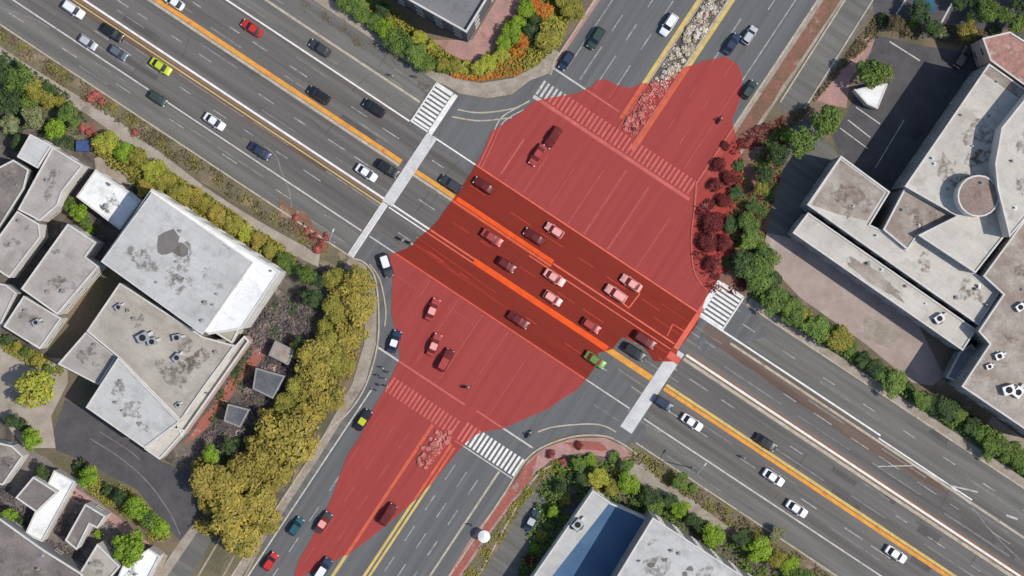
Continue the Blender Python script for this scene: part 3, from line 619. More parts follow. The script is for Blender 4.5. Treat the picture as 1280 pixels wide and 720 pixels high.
B('plinth_block', [(1200,440),(1214,430),(1222,440),(1200,478),(1183,472)], 4, 'wall_g', 'wall_g', 'low grey entrance block in the shaded corner between the wings', 'building', win=False)
B('garage', [(1068,112),(1110,104),(1097,136),(1084,130)], 3.0, 'roof_white', 'wall_w', 'small bright white canopy roof under the lone tree in the car park', 'canopy', win=False, par=.06)
# top and bottom
B('glass_office', [(510,0),(583,41),(608,0),(640,-60),(480,-90),(460,-30)], 12, 'roof_dark', 'wall_d', 'dark grey-roofed office with white parapet at the top of the photo', 'building', par=.9)
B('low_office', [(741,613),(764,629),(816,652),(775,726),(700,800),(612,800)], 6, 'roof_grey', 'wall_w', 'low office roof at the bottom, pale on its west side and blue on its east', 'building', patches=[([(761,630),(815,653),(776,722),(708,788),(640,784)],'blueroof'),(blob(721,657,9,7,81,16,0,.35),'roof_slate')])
B('tall_office', [(816,647),(1010,773),(930,860),(740,772)], 14, 'roof_grey', 'wall_g', 'tall pale grey office roof at the bottom, casting shade on the low office', 'building', patches=[(blob(815,706,5,3,82,9,0,.4),'patch'),(blob(830,700,4,3,83,9,0,.4),'patch'),(blob(862,711,4,4,84,9,0,.4),'patch'),(blob(856,718,4,3,85,9,0,.4),'patch')])
# rooftop machines
def ac(x, y, z, sz, rz, label):
    sz *= .72
    p = W(x, y, z); r = empty('air_conditioner', p, rz, label, 'air conditioner', 'rooftop machines')
    bm = bmesh.new(); box(bm, (0,0,sz*.4), (sz*1.3, sz, sz*.7)); bmesh.ops.bevel(bm, geom=bm.edges[:], offset=.05, segments=1); link('casing', bm, M['steel'], r)
    bm = bmesh.new(); tube(bm, (0,0,sz*.75), (0,0,sz*.83), sz*.38, sz*.36, 16); link('fan_guard', bm, M['rubber'], r)
    bm = bmesh.new(); box(bm, (sz*.95,0,sz*.25), (sz*.58, sz*.35, sz*.4)); link('duct', bm, M['parapet'], r)
for a in [(180,422,7.6,2.4,.5,'largest air conditioner near the middle of the tan roof'),(191,427,7.6,1.9,.3,'pale air conditioner just right of the largest one on the tan roof'),(149,384,7.6,1.5,.6,'lone air conditioner near the north-west edge of the tan roof'),(222,422,7.6,1.8,.2,'air conditioner on the tan roof nearest the grey roof deck'),
          (222,447,7.6,1.8,.8,'air conditioner on the tan roof just below the one near the deck'),(223,506,7.6,1.1,.6,'small air conditioner near the south tip of the tan roof'),(46,403,5.0,1.5,.5,'air conditioner on the small parapet house'),(1274,384,11,1.8,.6,'air conditioner near the top of the mottled beige block at the right edge'),
          (1248,445,11,1.7,.4,'air conditioner on the beige block, mid-way down its west side'),(1236,458,11,1.3,.4,'smaller air conditioner close to the west tip of the beige block'),(1259,487,11,2.4,.3,'left one of the dark machines in the cluster on the beige block'),(1271,490,11,2.2,.9,'right one of the dark machines in the cluster on the beige block'),(1173,398,7.6,2.0,.6,'machine on the narrow pale wing by the terrace'),(722,655,6,2.2,.8,'dark machine on the low office roof at the bottom')]: ac(*a)
bm = bmesh.new(); box(bm, (0,0,.6), (2.6,2.2,1.2)); bmesh.ops.bevel(bm, geom=bm.edges[:], offset=.12, segments=2); o = link('tarpaulin', bm, M['blue']); o.location = W(105,183); tag(o, 'dark blue tarpaulin cover on the ground by the olive hedge', 'tarpaulin')
sheet('pool', [[(1140,0),(1160,-10),(1172,10),(1150,26)]], M['water'], .05)
# ---------------------------------------------------------------- trees and plants
def leafmesh(seed, kind, n=1500, leafs=.085, flat=.75, lob=9, spread=.74):
    """crown of unit radius: leaf faces spread over several clumps"""
    r = random.Random(seed); bm = bmesh.new(); lobes = [(Vector((r.uniform(-.12,.12),r.uniform(-.12,.12),0)), .52)]
    for i in range(lob):
        a = 2*math.pi*i/lob+r.uniform(-.3,.3); q = spread*r.uniform(.55,1.0); lobes.append((Vector((q*math.cos(a), q*math.sin(a), r.uniform(-.25,.35)*flat)), r.uniform(.17,.42)))
    for i in range(4): lobes.append((Vector((r.uniform(-.4,.4), r.uniform(-.4,.4), r.uniform(.2,.5)*flat)), r.uniform(.25,.35)))
    tot = sum(l[1]**2 for l in lobes)
    for c, R in lobes:
        for _ in range(int(n*R*R/tot)):
            z = r.uniform(-.6, 1); a = r.uniform(0, 2*math.pi); s = math.sqrt(max(0, 1-z*z))
            d_ = Vector((s*math.cos(a), s*math.sin(a), z)); p = c+d_*R*r.uniform(.6,1.2); p.z *= flat if p.z > 0 else .8
            nn = (d_+Vector((r.uniform(-.7,.7), r.uniform(-.7,.7), r.uniform(-.2,.9)))).normalized(); t = nn.orthogonal().normalized()
            t = Matrix.Rotation(r.uniform(0, 6.28), 3, nn) @ t; b = nn.cross(t); k = leafs*r.uniform(.6,1.3)
            bm.faces.new([bm.verts.new(p+t*k*x+b*k*.7*y) for x, y in ((-1,-.3),(-.2,-.9),(1,0),(-.1,.9))])
    me = bpy.data.meshes.new('crown'); bm.to_mesh(me); bm.free(); me.materials.append(LEAF[kind]); return me
def trunkmesh(seed):
    r = random.Random(seed); bm = bmesh.new(); tube(bm, (0,0,0), (.03,.02,.55), .05, .035, 8, False)
    for i in range(5):
        a = i*1.257+r.uniform(-.3,.3); p = Vector((.03,.02,.40+.03*i)); q = p+Vector((.32*math.cos(a), .32*math.sin(a), .32)); tube(bm, p, q, .025, .014, 6, False); tube(bm, q, q+Vector((.2*math.cos(a+.5), .2*math.sin(a+.5), .16)), .013, .005, 5)
    me = bpy.data.meshes.new('trunk'); bm.to_mesh(me); bm.free(); me.materials.append(M['bark']); return me
TR = [trunkmesh(i) for i in range(3)]; CR = {}
def crown(kind, i, small):
    k = (kind, i, small)
    if k not in CR:
        CR[k] = leafmesh(hash(kind) % 1 + sum(map(ord, kind))+i*17, kind, 700 if small else 2300, .15 if small else .082, .7, 7 if small else 11)
    return CR[k]
trc = 0
def tree(x, y, rpx, kind, label, hk=1.0, group=None, name='tree', zf=1.0):
    """crown centre seen at (x, y), crown radius in map units"""
    global trc; trc += 1
    r = rpx*S*1.06; small = rpx < 9; hc = (r*.7 if small else r*1.15+1.2)*hk; p = W(x, y, hc)
    root = empty(name, (p.x, p.y, 0), (trc*2.4) % 6.28, label, 'bush' if 'bush' in label or 'clump' in label else 'tree', group)
    c = bpy.data.objects.new('crown', crown(kind, trc % 3, small)); C.objects.link(c); c.parent = root; c.location = (0,0,hc); c.scale = (r, r*(.88+.2*((trc*.37) % 1)), r*zf)
    t = bpy.data.objects.new('trunk', TR[trc % 3]); C.objects.link(t); t.parent = root; t.scale = (r*.9, r*.9, hc*1.25)
    return root
ORD = ['first','second','third','fourth','fifth','sixth','seventh','eighth','ninth','tenth','eleventh','twelfth','thirteenth','fourteenth','fifteenth','sixteenth','seventeenth','eighteenth','nineteenth','twentieth','twenty-first','twenty-second','twenty-third','twenty-fourth','twenty-fifth','twenty-sixth','twenty-seventh','twenty-eighth','twenty-ninth','thirtieth'] + [a+'-'+b for a in ('thirty','forty','fifty','sixty') for b in ('first','second','third','fourth','fifth','sixth','seventh','eighth','ninth','tenth')]
KN = {'green':'mid green','bright':'bright green','dark':'dark green','olive':'olive green','ochre':'ochre-yellow','gold':'yellow-green','orange':'orange-flowered','maroon':'maroon-red','dry':'dry brown','pale':'pale green','blossom':'cream-flowered','pinkblossom':'pink-flowered','redflower':'red-flowered'}
def row(items, where, group, axis='left', hk=1.0, name=None, fat=1.0):
    jr = random.Random(len(items)*7+len(where))
    if fat > 1.12:       # hedges and groves: uneven sizes and spacing, with smaller plants filling in
        items = [(x+jr.uniform(-2.2,2.2), y+jr.uniform(-2.2,2.2), r*jr.uniform(.7,1.2), k) for x, y, r, k in items]
        items += [(x+jr.uniform(-1,1)*r*.9, y+jr.uniform(-1,1)*r*.9, r*jr.uniform(.4,.62), jr.choice([k, k, 'olive' if k in ('ochre','gold') else k])) for x, y, r, k in list(items) if len(items) < 40]
    items = sorted(items, key=lambda q: q[0] if axis == 'left' else q[1])
    for i, (x, y, r, k) in enumerate(items):
        sm = r < 9; tree(x, y, r*fat, k, '%s %s, %s from the %s %s' % (KN[k], 'bush' if sm else 'tree', ORD[i], axis, where), hk, group, name or ('bush' if sm else 'tree'), .62 if fat > 1.12 else 1.0)
row([(446,352,17,'ochre'),(418,352,13,'olive'),(450,385,18,'ochre'),(425,388,20,'olive'),(440,418,22,'ochre'),(412,430,20,'olive'),(395,455,20,'ochre'),(420,455,14,'olive'),(400,490,20,'ochre'),(375,488,18,'olive'),(385,520,21,'ochre'),(358,508,16,'olive'),(360,545,24,'ochre'),(335,560,20,'ochre'),(345,590,24,'ochre'),(375,556,15,'olive'),(305,595,24,'ochre'),(268,606,22,'ochre'),(320,630,24,'ochre'),(285,640,24,'ochre'),(300,668,20,'ochre'),(262,632,14,'ochre'),(326,655,14,'olive'),(340,525,14,'ochre'),(432,372,14,'ochre'),(408,408,13,'olive')],
    'in the ochre street grove', 'ochre trees of the grove along the street', 'top', .7, fat=1.22)
row([(383,342,12,'green'),(389,372,13,'dark'),(398,350,9,'dark'),(262,568,12,'bright'),(285,558,10,'dark'),(255,585,9,'dark'),(376,430,10,'dark'),(300,552,8,'dark')], 'among the shaded courtyard greenery', 'green trees of the shaded courtyard', 'top')
row([(130,180,13,'gold'),(152,187,11,'bright'),(172,197,9,'olive'),(190,212,12,'gold'),(207,222,10,'olive'),(222,238,11,'olive'),(240,245,10,'ochre'),(256,256,10,'olive'),(272,268,11,'ochre'),(290,278,11,'olive'),(306,290,10,'gold'),(322,300,9,'ochre'),(338,314,9,'olive'),(353,326,8,'green'),(180,235,8,'ochre'),(200,238,7,'olive'),(366,334,7,'green')], 'in the olive hedge beside the path', 'bushes of the olive hedge row', 'left', .6, fat=1.38)
row([(5,92,16,'dark'),(22,100,18,'green'),(42,112,16,'olive'),(10,125,18,'dark'),(36,128,13,'green'),(60,125,12,'olive'),(70,161,14,'bright'),(40,146,14,'pale'),(84,140,12,'green'),(92,155,9,'green'),(12,155,12,'pale'),(58,110,10,'dark'),(75,128,9,'olive'),(25,85,9,'green'),(22,178,10,'dark')], 'in the top-left wood', 'trees of the wood in the top-left corner', 'left')
row([(97,265,14,'bright'),(108,278,10,'green'),(88,256,9,'green'),(112,287,8,'bright')], 'in the garden below the bright white house', 'trees below the bright white house', 'left', .7)
row([(43,486,27,'gold')], 'and alone beside the small parapet house', 'lone round tree', 'left', .75)
row([(40,548,14,'bright'),(15,525,9,'dark'),(28,532,8,'dark'),(52,590,10,'dark'),(112,597,13,'bright'),(100,582,8,'dark'),(134,612,8,'dark'),(150,622,9,'dark'),(170,634,15,'bright'),(185,648,12,'green'),(200,660,12,'bright'),(160,686,22,'bright'),(122,668,6,'bright'),(10,644,10,'bright'),(25,652,8,'dark'),(8,425,7,'dark'),(45,452,7,'olive'),(20,432,7,'olive'),(32,440,7,'green'),(60,462,7,'green'),(26,500,7,'pale')], 'in the bottom-left gardens', 'plants of the bottom-left gardens', 'left', .8, fat=1.1)
# right
row([(1092,91,23,'green'),(1108,95,10,'pale'),(1033,152,21,'green'),(1002,177,17,'green'),(972,192,15,'dark'),(985,170,10,'green'),(957,218,11,'dark'),(950,235,9,'olive')], 'around the car park entrance', 'trees around the car park', 'top')
row([(940,300,13,'green'),(955,322,14,'green'),(932,330,12,'dark'),(945,345,15,'green'),(962,350,12,'dark'),(936,278,10,'green'),(940,258,9,'dark'),(968,378,13,'green'),(985,375,9,'dark'),(990,392,13,'green'),(1008,398,11,'olive'),(1022,410,13,'green'),(1038,412,9,'green'),(1050,425,14,'olive'),(1066,433,10,'green'),(1080,450,10,'dark'),(1095,462,12,'dark'),(1108,470,9,'green'),(1120,480,12,'green'),(1135,488,9,'dark'),(1150,500,10,'green'),(1165,502,12,'dark'),(1185,512,12,'dark'),(1200,522,11,'green'),(1215,535,12,'dark'),(1230,545,11,'green'),(1245,552,13,'green'),(1262,568,12,'green'),(1278,578,12,'green'),(1238,563,7,'dark')], 'in the hedge along the office wings', 'bushes of the hedge along the office wings', 'top', .65, fat=1.3)
row([(1150,14,14,'dark'),(1165,35,13,'dark'),(1235,12,14,'green'),(1215,22,9,'dark'),(1256,18,13,'green'),(1272,30,14,'green'),(1278,5,13,'dark'),(1210,38,12,'ochre'),(1120,30,10,'dry'),(1105,24,8,'dark'),(1178,42,8,'pale'),(1245,38,8,'dark'),(1142,28,7,'green'),(1270,52,9,'green'),(1135,38,7,'dry'),(1200,4,10,'dark'),(1218,2,9,'dark')], 'in the top-right corner planting', 'plants in the top-right corner', 'left')
row([(908,180,8,'maroon'),(900,205,9,'maroon'),(893,232,9,'maroon'),(912,222,10,'maroon'),(884,258,8,'maroon'),(905,250,11,'maroon'),(893,280,11,'maroon'),(912,278,8,'dark'),(884,302,10,'maroon'),(905,305,12,'maroon'),(890,328,10,'maroon'),(908,330,8,'dark'),(922,240,8,'dark'),(924,205,7,'dark'),(928,182,6,'maroon'),(893,348,6,'maroon'),(878,282,6,'maroon'),(940,175,6,'maroon')], 'in the shrubbery beside the red zone', 'maroon shrubs at the intersection corner', 'top', .35, fat=1.13)  # leaf colour here includes the red overlay's tint
# top
row([(442,8,10,'green'),(455,18,10,'green'),(468,28,12,'green'),(482,38,12,'bright'),(495,50,12,'green'),(508,60,11,'green'),(520,70,11,'green'),(532,78,9,'green'),(524,45,8,'gold'),(540,60,8,'gold'),(430,-2,9,'green'),(555,80,8,'olive'),(478,12,7,'dark')], 'in the hedge below the dark office', 'bushes of the hedge below the dark office', 'left', .6, fat=1.3)
row([(568,80,8,'olive'),(582,84,8,'gold'),(598,84,8,'gold'),(612,79,8,'gold'),(624,68,8,'gold'),(632,55,9,'bright'),(640,42,9,'bright'),(648,28,9,'bright'),(658,12,11,'bright'),(654,50,8,'orange'),(666,40,8,'dark'),(670,5,9,'orange'),(682,12,9,'orange'),(690,45,15,'olive'),(715,12,13,'olive'),(672,28,8,'dark'),(690,28,8,'gold'),(700,-4,10,'olive'),(660,78,7,'olive'),(645,88,6,'orange')], 'in the bed round the pink terrace', 'plants of the curved bed around the pink terrace', 'left', .6, fat=1.25)
# bottom
row([(722,582,8,'green'),(738,574,8,'bright'),(705,578,6,'redflower'),(690,566,6,'maroon'),(722,556,5,'maroon'),(770,572,9,'green'),(782,580,8,'green'),(748,597,12,'gold'),(765,608,11,'olive'),(782,604,12,'bright'),(772,590,8,'olive'),(745,612,7,'olive'),(730,600,8,'dark'),(812,622,13,'dark'),(798,625,10,'dark'),(820,635,10,'green'),(850,635,13,'bright'),(838,628,8,'dark'),(866,648,9,'dark'),(890,668,17,'bright'),(876,655,8,'dark'),(924,672,11,'dark'),(950,690,15,'bright'),(935,682,9,'green'),(972,700,10,'olive'),(985,710,11,'bright'),(850,605,9,'green'),(865,612,7,'green'),(1000,722,12,'green'),(970,668,8,'pale')], 'around the bottom office roofs', 'plants around the bottom offices', 'left', .7, fat=1.15)
row([(700,608,9,'dark'),(705,625,8,'olive'),(692,640,9,'bright'),(684,655,8,'green'),(676,670,8,'olive'),(668,685,7,'bright'),(662,700,8,'maroon'),(655,714,7,'green'),(716,596,8,'dark'),(690,622,7,'dark')], 'between low office and parking pad', 'bushes by the parking pad', 'top', .7)
# flower medians
rr = random.Random(8)
fl = [(UV(47.5+rr.uniform(-9,9), 192+i*3.1)) for i in range(66)]
row([(x, y, rr.uniform(2.4,5.2), 'blossom' if not inside((x, y), RED) else 'pinkblossom') for x, y in fl], 'in the bed between yellow lines', 'flower bushes between the yellow lines', 'top', .6, 'flower_bush', fat=1.05)
pf = [(rr.uniform(524,566), rr.uniform(538,584)) for _ in range(0)]+[(528,560),(541,566),(549,549),(532,584),(523,574),(556,543),(540,556),(535,578),(561,547),(538,548),(545,557),(534,560),(552,545),(558,552),(529,570),(537,574),(525,580),(546,540),(562,540)]
row([(x, y, rr.uniform(2.8,4.8), 'pinkblossom') for x, y in pf], 'by the lower zebra crossing', 'pink flower bushes by the lower zebra crossing', 'top', .6, 'flower_bush')
rf_ = [(120,118),(113,122),(128,127),(168,165),(103,160),(112,166),(392,296),(402,305),(396,312),(384,288),(408,296),(370,272)]
row([(x, y, rr.uniform(4,6), 'redflower') for x, y in rf_], 'along the pale path', 'red flower clumps along the path', 'left', .6, 'flower_bush')
def cover(name, poly, n, kind, size, label, seed=0, zmax=.5):
    """low ground cover nobody could count"""
    r = random.Random(seed); bm = bmesh.new(); xs = [p[0] for p in poly]; ys = [p[1] for p in poly]; c = 0; tries = 0
    cl = []
    while len(cl) < max(6, n//40) and tries < 20000:
        tries += 1; q = (r.uniform(min(xs), max(xs)), r.uniform(min(ys), max(ys)))
        if inside(q, poly): cl.append(q)
    tries = 0
    while c < n and tries < n*40:
        tries += 1; a = r.choice(cl); q = (a[0]+r.gauss(0, 4), a[1]+r.gauss(0, 4))
        if not inside(q, poly): continue
        c += 1; p = W(*q)+Vector((0, 0, .08+r.random()**2*zmax)); nn = Vector((r.uniform(-.8,.8), r.uniform(-.8,.8), 1)).normalized(); t = Matrix.Rotation(r.uniform(0,6.28), 3, nn) @ nn.orthogonal().normalized(); b = nn.cross(t); k = size*r.uniform(.5,1.3)
        bm.faces.new([bm.verts.new(p+t*k*x+b*k*.7*y) for x, y in ((-1,-.3),(-.2,-.9),(1,0),(-.1,.9))])
    return tag(link(name, bm, LEAF[kind]), label, 'ground cover', None, 'stuff')
cover('ground_cover', uvp([(-800,-132),(-153,-132),(-150,-149),(-380,-154),(-800,-150)]), 2600, 'dry', .22, 'dry scrub along the kerb beside the left path', 1)
cover('ground_cover', uvp([(-700,-134),(-170,-134),(-180,-150),(-700,-150)]), 1100, 'olive', .2, 'sparse green weeds along the kerb beside the left path', 2)
cover('ground_cover', uvp([(270,-130),(700,-130),(700,-147),(270,-149)]), 1600, 'dry', .22, 'dry scrub along the kerb below the highway at the lower right', 3)
cover('ground_cover', uvp([(270,-132),(600,-132),(600,-150),(270,-149)]), 1300, 'olive', .22, 'green weeds along the kerb below the highway at the lower right', 31)
cover('ground_cover', uvp([(290,105),(760,106),(760,122),(290,120)]), 7000, 'green', .32, 'low greenery at the foot of the hedge by the office wings', 4, 1.3)
cover('ground_cover', uvp([(-420,88),(-190,92),(-190,108),(-420,108)]), 500, 'dry', .16, 'windblown litter and leaves along the top service lane', 5, .05)
cover('ground_cover', [(668,594),(690,576),(720,568),(700,590),(660,622),(620,690),(590,740),(565,740),(610,670)], 1500, 'olive', .22, 'green weeds on the strip beside the lower parking pad', 6)
cover('ground_cover', [(500,20),(560,66),(585,79),(606,77),(630,60),(645,30),(700,-30),(745,-40),(700,50),(680,80),(640,94),(600,98),(560,92),(520,60),(440,8)], 6500, 'olive', .3, 'low greenery filling the curved bed at the top', 7, 1.2)
cover('ground_cover', [(556,86),(585,91),(606,88),(630,74),(646,52),(662,50),(655,80),(640,94),(600,101),(566,97)], 5200, 'orange', .26, 'orange flowering ground cover at the outer rim of the curved bed', 71, .6)
cover('ground_cover', [(425,-5),(440,0),(470,22),(510,52),(550,78),(566,90),(550,92),(510,72),(460,32),(430,10)], 6000, 'green', .3, 'dense green base of the hedge below the dark office', 72, 1.8)
cover('ground_cover', [(680,590),(720,568),(765,574),(800,604),(850,634),(905,668),(990,720),(1040,760),(930,760),(815,650),(740,612),(680,740),(640,740)], 7500, 'green', .3, 'low greenery around the bottom offices', 8, 1.2)
cover('ground_cover', [(866,262),(925,165),(990,140),(985,190),(965,260),(950,330),(930,368),(884,366),(864,330)], 2600, 'maroon', .25, 'maroon ground cover under the corner shrubs', 9)
cover('ground_cover', [(905,262),(925,205),(960,170),(985,150),(985,190),(962,262),(950,330),(925,350),(905,330)], 2600, 'green', .26, 'patchy green ground cover behind the maroon corner shrubs', 91, .6)
cover('ground_cover', [(0,60),(90,120),(120,170),(100,190),(60,180),(0,170)], 3500, 'dark', .28, 'dark undergrowth below the top-left wood', 10)
cover('ground_cover', [(118,168),(190,200),(262,244),(376,322),(362,340),(240,268),(185,246),(168,230),(120,192)], 9000, 'olive', .32, 'low greenery under the olive hedge row', 11, 1.6)
cover('ground_cover', [(455,340),(460,400),(440,470),(390,550),(300,690),(240,660),(330,520),(400,440),(420,340)], 8000, 'ochre', .3, 'low ochre undergrowth below the grove', 12, 1.6)
cover('ground_cover', [(95,575),(170,615),(214,668),(204,690),(140,636),(90,600)], 1800, 'olive', .24, 'low greenery beside the curving driveway', 13)
cover('ground_cover', [(0,418),(80,455),(80,470),(60,470),(0,436)], 1300, 'olive', .24, 'green strip below the small parapet house', 14)
cover('ground_cover', [(1096,20),(1180,30),(1240,40),(1240,62),(1150,50),(1096,44)], 1800, 'dry', .24, 'dry scrub at the top of the car park', 15)
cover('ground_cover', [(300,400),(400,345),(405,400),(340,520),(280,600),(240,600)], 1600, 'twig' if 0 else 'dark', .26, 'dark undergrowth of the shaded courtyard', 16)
cover('ground_cover', uvp([(36,262),(59,262),(59,420),(36,420)]), 1300, 'blossom', .2, 'pale flowers and weeds filling the bed between the yellow lines', 20, .4)
cover('ground_cover', uvp([(36,188),(59,188),(59,262),(36,262)]), 600, 'pinkblossom', .2, 'pink flowers filling the red end of the bed between the yellow lines', 22, .4)
cover('ground_cover', uvp([(56,-250),(74,-250),(72,-290),(62,-298)]), 700, 'pinkblossom', .2, 'pink flowering ground cover by the lower zebra crossing', 21, .4)
cover('ground_cover', [(0,600),(20,612),(70,590),(88,606),(130,645),(150,660),(130,680),(90,700),(60,690),(30,668),(0,650)], 2600, 'rubble', .28, 'dark cluttered undergrowth between the small bottom-left roofs', 19, .5)
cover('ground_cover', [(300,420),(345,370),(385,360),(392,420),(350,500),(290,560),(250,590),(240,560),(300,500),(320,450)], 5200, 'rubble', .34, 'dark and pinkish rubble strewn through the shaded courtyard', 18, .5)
cover('ground_cover', [(1010,130),(1095,20),(1100,44),(1060,80),(1020,126),(985,170),(975,150)], 1500, 'dry', .24, 'dry strip between the top service road and the pink path', 17)
# ---------------------------------------------------------------- vehicles
def loft(secs, cap=True):
    bm = bmesh.new(); rings = [[bm.verts.new(p) for p in s] for s in secs]; n = len(secs[0])
    for a, b in zip(rings, rings[1:]):
        for i in range(n): bm.faces.new((a[i], a[(i+1) % n], b[(i+1) % n], b[i]))
    if cap: bm.faces.new(rings[0][::-1]); bm.faces.new(rings[-1])
    bmesh.ops.recalc_face_normals(bm, faces=bm.faces[:]); return bm
def sec(x, hw, zb, zt, crown=.04):
    return [(x,-hw*.86,zb),(x,-hw,zb+.14),(x,-hw,zt-.16),(x,-hw*.86,zt),(x,0,zt+crown),(x,hw*.86,zt),(x,hw,zt-.16),(x,hw,zb+.14),(x,hw*.86,zb)]
TYPES = {
 'sedan': dict(L=4.7, W=.93, st=[(-2.35,.72,.45,.72),(-2.2,.84,.28,.92),(-1.5,.92,.22,.98),(0,.93,.2,.95),(1.3,.92,.22,.92),(2.0,.86,.25,.82),(2.28,.76,.3,.66),(2.36,.6,.4,.56)], cab=(-1.75,-.95,.35,1.15,1.42,.95)),
 'suv': dict(L=4.8, W=.97, st=[(-2.38,.82,.5,.95),(-2.28,.92,.34,1.12),(-1.5,.97,.28,1.14),(0,.97,.26,1.1),(1.2,.96,.28,1.08),(2.1,.9,.3,1.0),(2.36,.8,.36,.84),(2.42,.66,.46,.7)], cab=(-2.2,-1.9,.35,1.1,1.72,1.1)),
 'hatchback': dict(L=4.0, W=.88, st=[(-2.0,.74,.45,.8),(-1.9,.84,.3,.98),(-1.3,.88,.24,1.0),(0,.88,.22,.97),(1.0,.87,.24,.94),(1.7,.8,.28,.84),(1.95,.7,.34,.7),(2.0,.56,.44,.6)], cab=(-1.85,-1.45,.3,1.0,1.5,.98)),
}
CM = {}
def cmesh(kind, bmn, name, mats, smooth=True):
    me = bpy.data.meshes.new(name); bmn.normal_update(); bmn.to_mesh(me); bmn.free()
    for m in mats: me.materials.append(m)
    if smooth:
        for p in me.polygons: p.use_smooth = True
        try: me.set_sharp_from_angle(angle=math.radians(40))
        except Exception: pass
    return me
def slab(x0, x1, hw, z, t):
    bm = bmesh.new(); q = .12
    bt = [(x0+q,-hw,z),(x1-q,-hw,z),(x1,-hw*.8,z),(x1,hw*.8,z),(x1-q,hw,z),(x0+q,hw,z),(x0,hw*.8,z),(x0,-hw*.8,z)]
    lo = [bm.verts.new(p) for p in bt]; hi = [bm.verts.new((p[0]*.97+(x0+x1)*.015, p[1]*.93, z+t)) for p in bt]; bm.faces.new(hi); bm.faces.new(lo[::-1])
    for i in range(8): bm.faces.new((lo[i], lo[(i+1) % 8], hi[(i+1) % 8], hi[i]))
    return bm
def car_parts(kind, paint, roofp, glass):
    k = (kind, paint.name, roofp.name, glass.name)
    if k in CM: return CM[k]
    T = TYPES[kind]; a, b, c, d_, zt, zb = T['cab']; hw = T['W']
    out = {}
    out['body'] = cmesh(kind, loft([sec(*s) for s in T['st']]), 'body', [paint])
    def cs(x, w1, zl, zh, w2): return [(x,-w1,zl),(x,-w2,zh),(x,0,zh+.03),(x,w2,zh),(x,w1,zl)]
    out['window_band'] = cmesh(kind, loft([cs(a, hw*.80, zb-.08, zb+.02, hw*.72), cs(b, hw*.88, zb-.08, zt-.02, hw*.72), cs(c, hw*.88, zb-.08, zt-.02, hw*.74), cs(d_, hw*.84, zb-.08, zb+.02, hw*.74)]), 'window_band', [glass])
    out['roof'] = cmesh(kind, slab(b-.05, c+.05, hw*.75, zt-.005, .06), 'roof', [roofp])
    bm = bmesh.new(); tube(bm, (0,-.11,0), (0,.11,0), .33, .33, 18); out['wheel'] = cmesh(kind, bm, 'wheel', [M['rubber']])
    bm = bmesh.new(); tube(bm, (0,-.12,0), (0,.12,0), .2, .2, 12); out['rim'] = cmesh(kind, bm, 'rim', [M['rim']])
    bm = bmesh.new(); box(bm, (0,0,0), (.26,.34,.14), taper=.8); out['headlight'] = cmesh(kind, bm, 'headlight', [M['head']], False)
    bm = bmesh.new(); box(bm, (0,0,0), (.14,.32,.16), taper=.8); out['taillight'] = cmesh(kind, bm, 'taillight', [M['tail']], False)
    bm = bmesh.new(); box(bm, (0,0,0), (.2,.16,.13), taper=.8); out['mirror'] = cmesh(kind, bm, 'mirror', [paint], False)
    CM[k] = out; return out
def part(name, me, parent, loc=(0,0,0), rz=0):
    o = bpy.data.objects.new(name, me); C.objects.link(o); o.parent = parent; o.location = loc; o.rotation_euler = (0,0,rz); return o
PAINT = {}
def paint(n, c, c2=None):
    PAINT[n] = mat('paint_'+n, c, c2, 1.0, rough=.32, metallic=.15, coat=.5, spec=.5, grain=0)
for n_, c_ in dict(white=(.72,.72,.72), silver=(.42,.43,.45), black=(.012,.013,.015), charcoal=(.04,.042,.046), navy=(.02,.035,.075), red=(.48,.025,.02), lime=(.45,.50,.02), bottle=(.03,.055,.04), green=(.10,.22,.04),
                   teal=(.02,.09,.11), pink=(.72,.32,.28), darkred=(.11,.012,.010), midred=(.34,.05,.04), slate=(.10,.12,.15)).items(): paint(n_, c_)  # pink, midred and darkred carry the red overlay's tint
AH = -math.atan2(D[1], D[0]); AV = math.atan2(-N[1], N[0])
CATN = {'sedan':'car','suv':'car','hatchback':'car'}
def car(x, y, kind, pn, ang, label, roofn=None, red=False, group=None):
    P = car_parts(kind, PAINT[pn], PAINT[roofn or pn], M['car_glass_red'] if red else M['car_glass']); T = TYPES[kind]; p = W(x, y, .8)
    r = empty('parked_car' if 'parked' in label else 'car', (p.x, p.y, .06 if not red else .14), ang, label, 'car', group)
    part('body', P['body'], r); part('window_band', P['window_band'], r); part('roof', P['roof'], r)
    hw = T['W']; L = T['L']
    for sx in (L*.31, -L*.31):
        for sy in (-1, 1): wv = part('wheel', P['wheel'], r, (sx, sy*(hw-.1), .33)); part('rim', P['rim'], wv)
    zl = T['st'][-2][3]
    for sy in (-1, 1):
        part('headlight', P['headlight'], r, (L*.455, sy*hw*.66, zl+.02)); part('taillight', P['taillight'], r, (-L*.485, sy*hw*.68, zl+.1)); part('mirror', P['mirror'], r, (T['cab'][3]-.35, sy*(hw+.06), T['cab'][5]))
    return r
H_, V_ = AH, AV; Wd = AH+math.pi
G = 'vehicles on the roads'
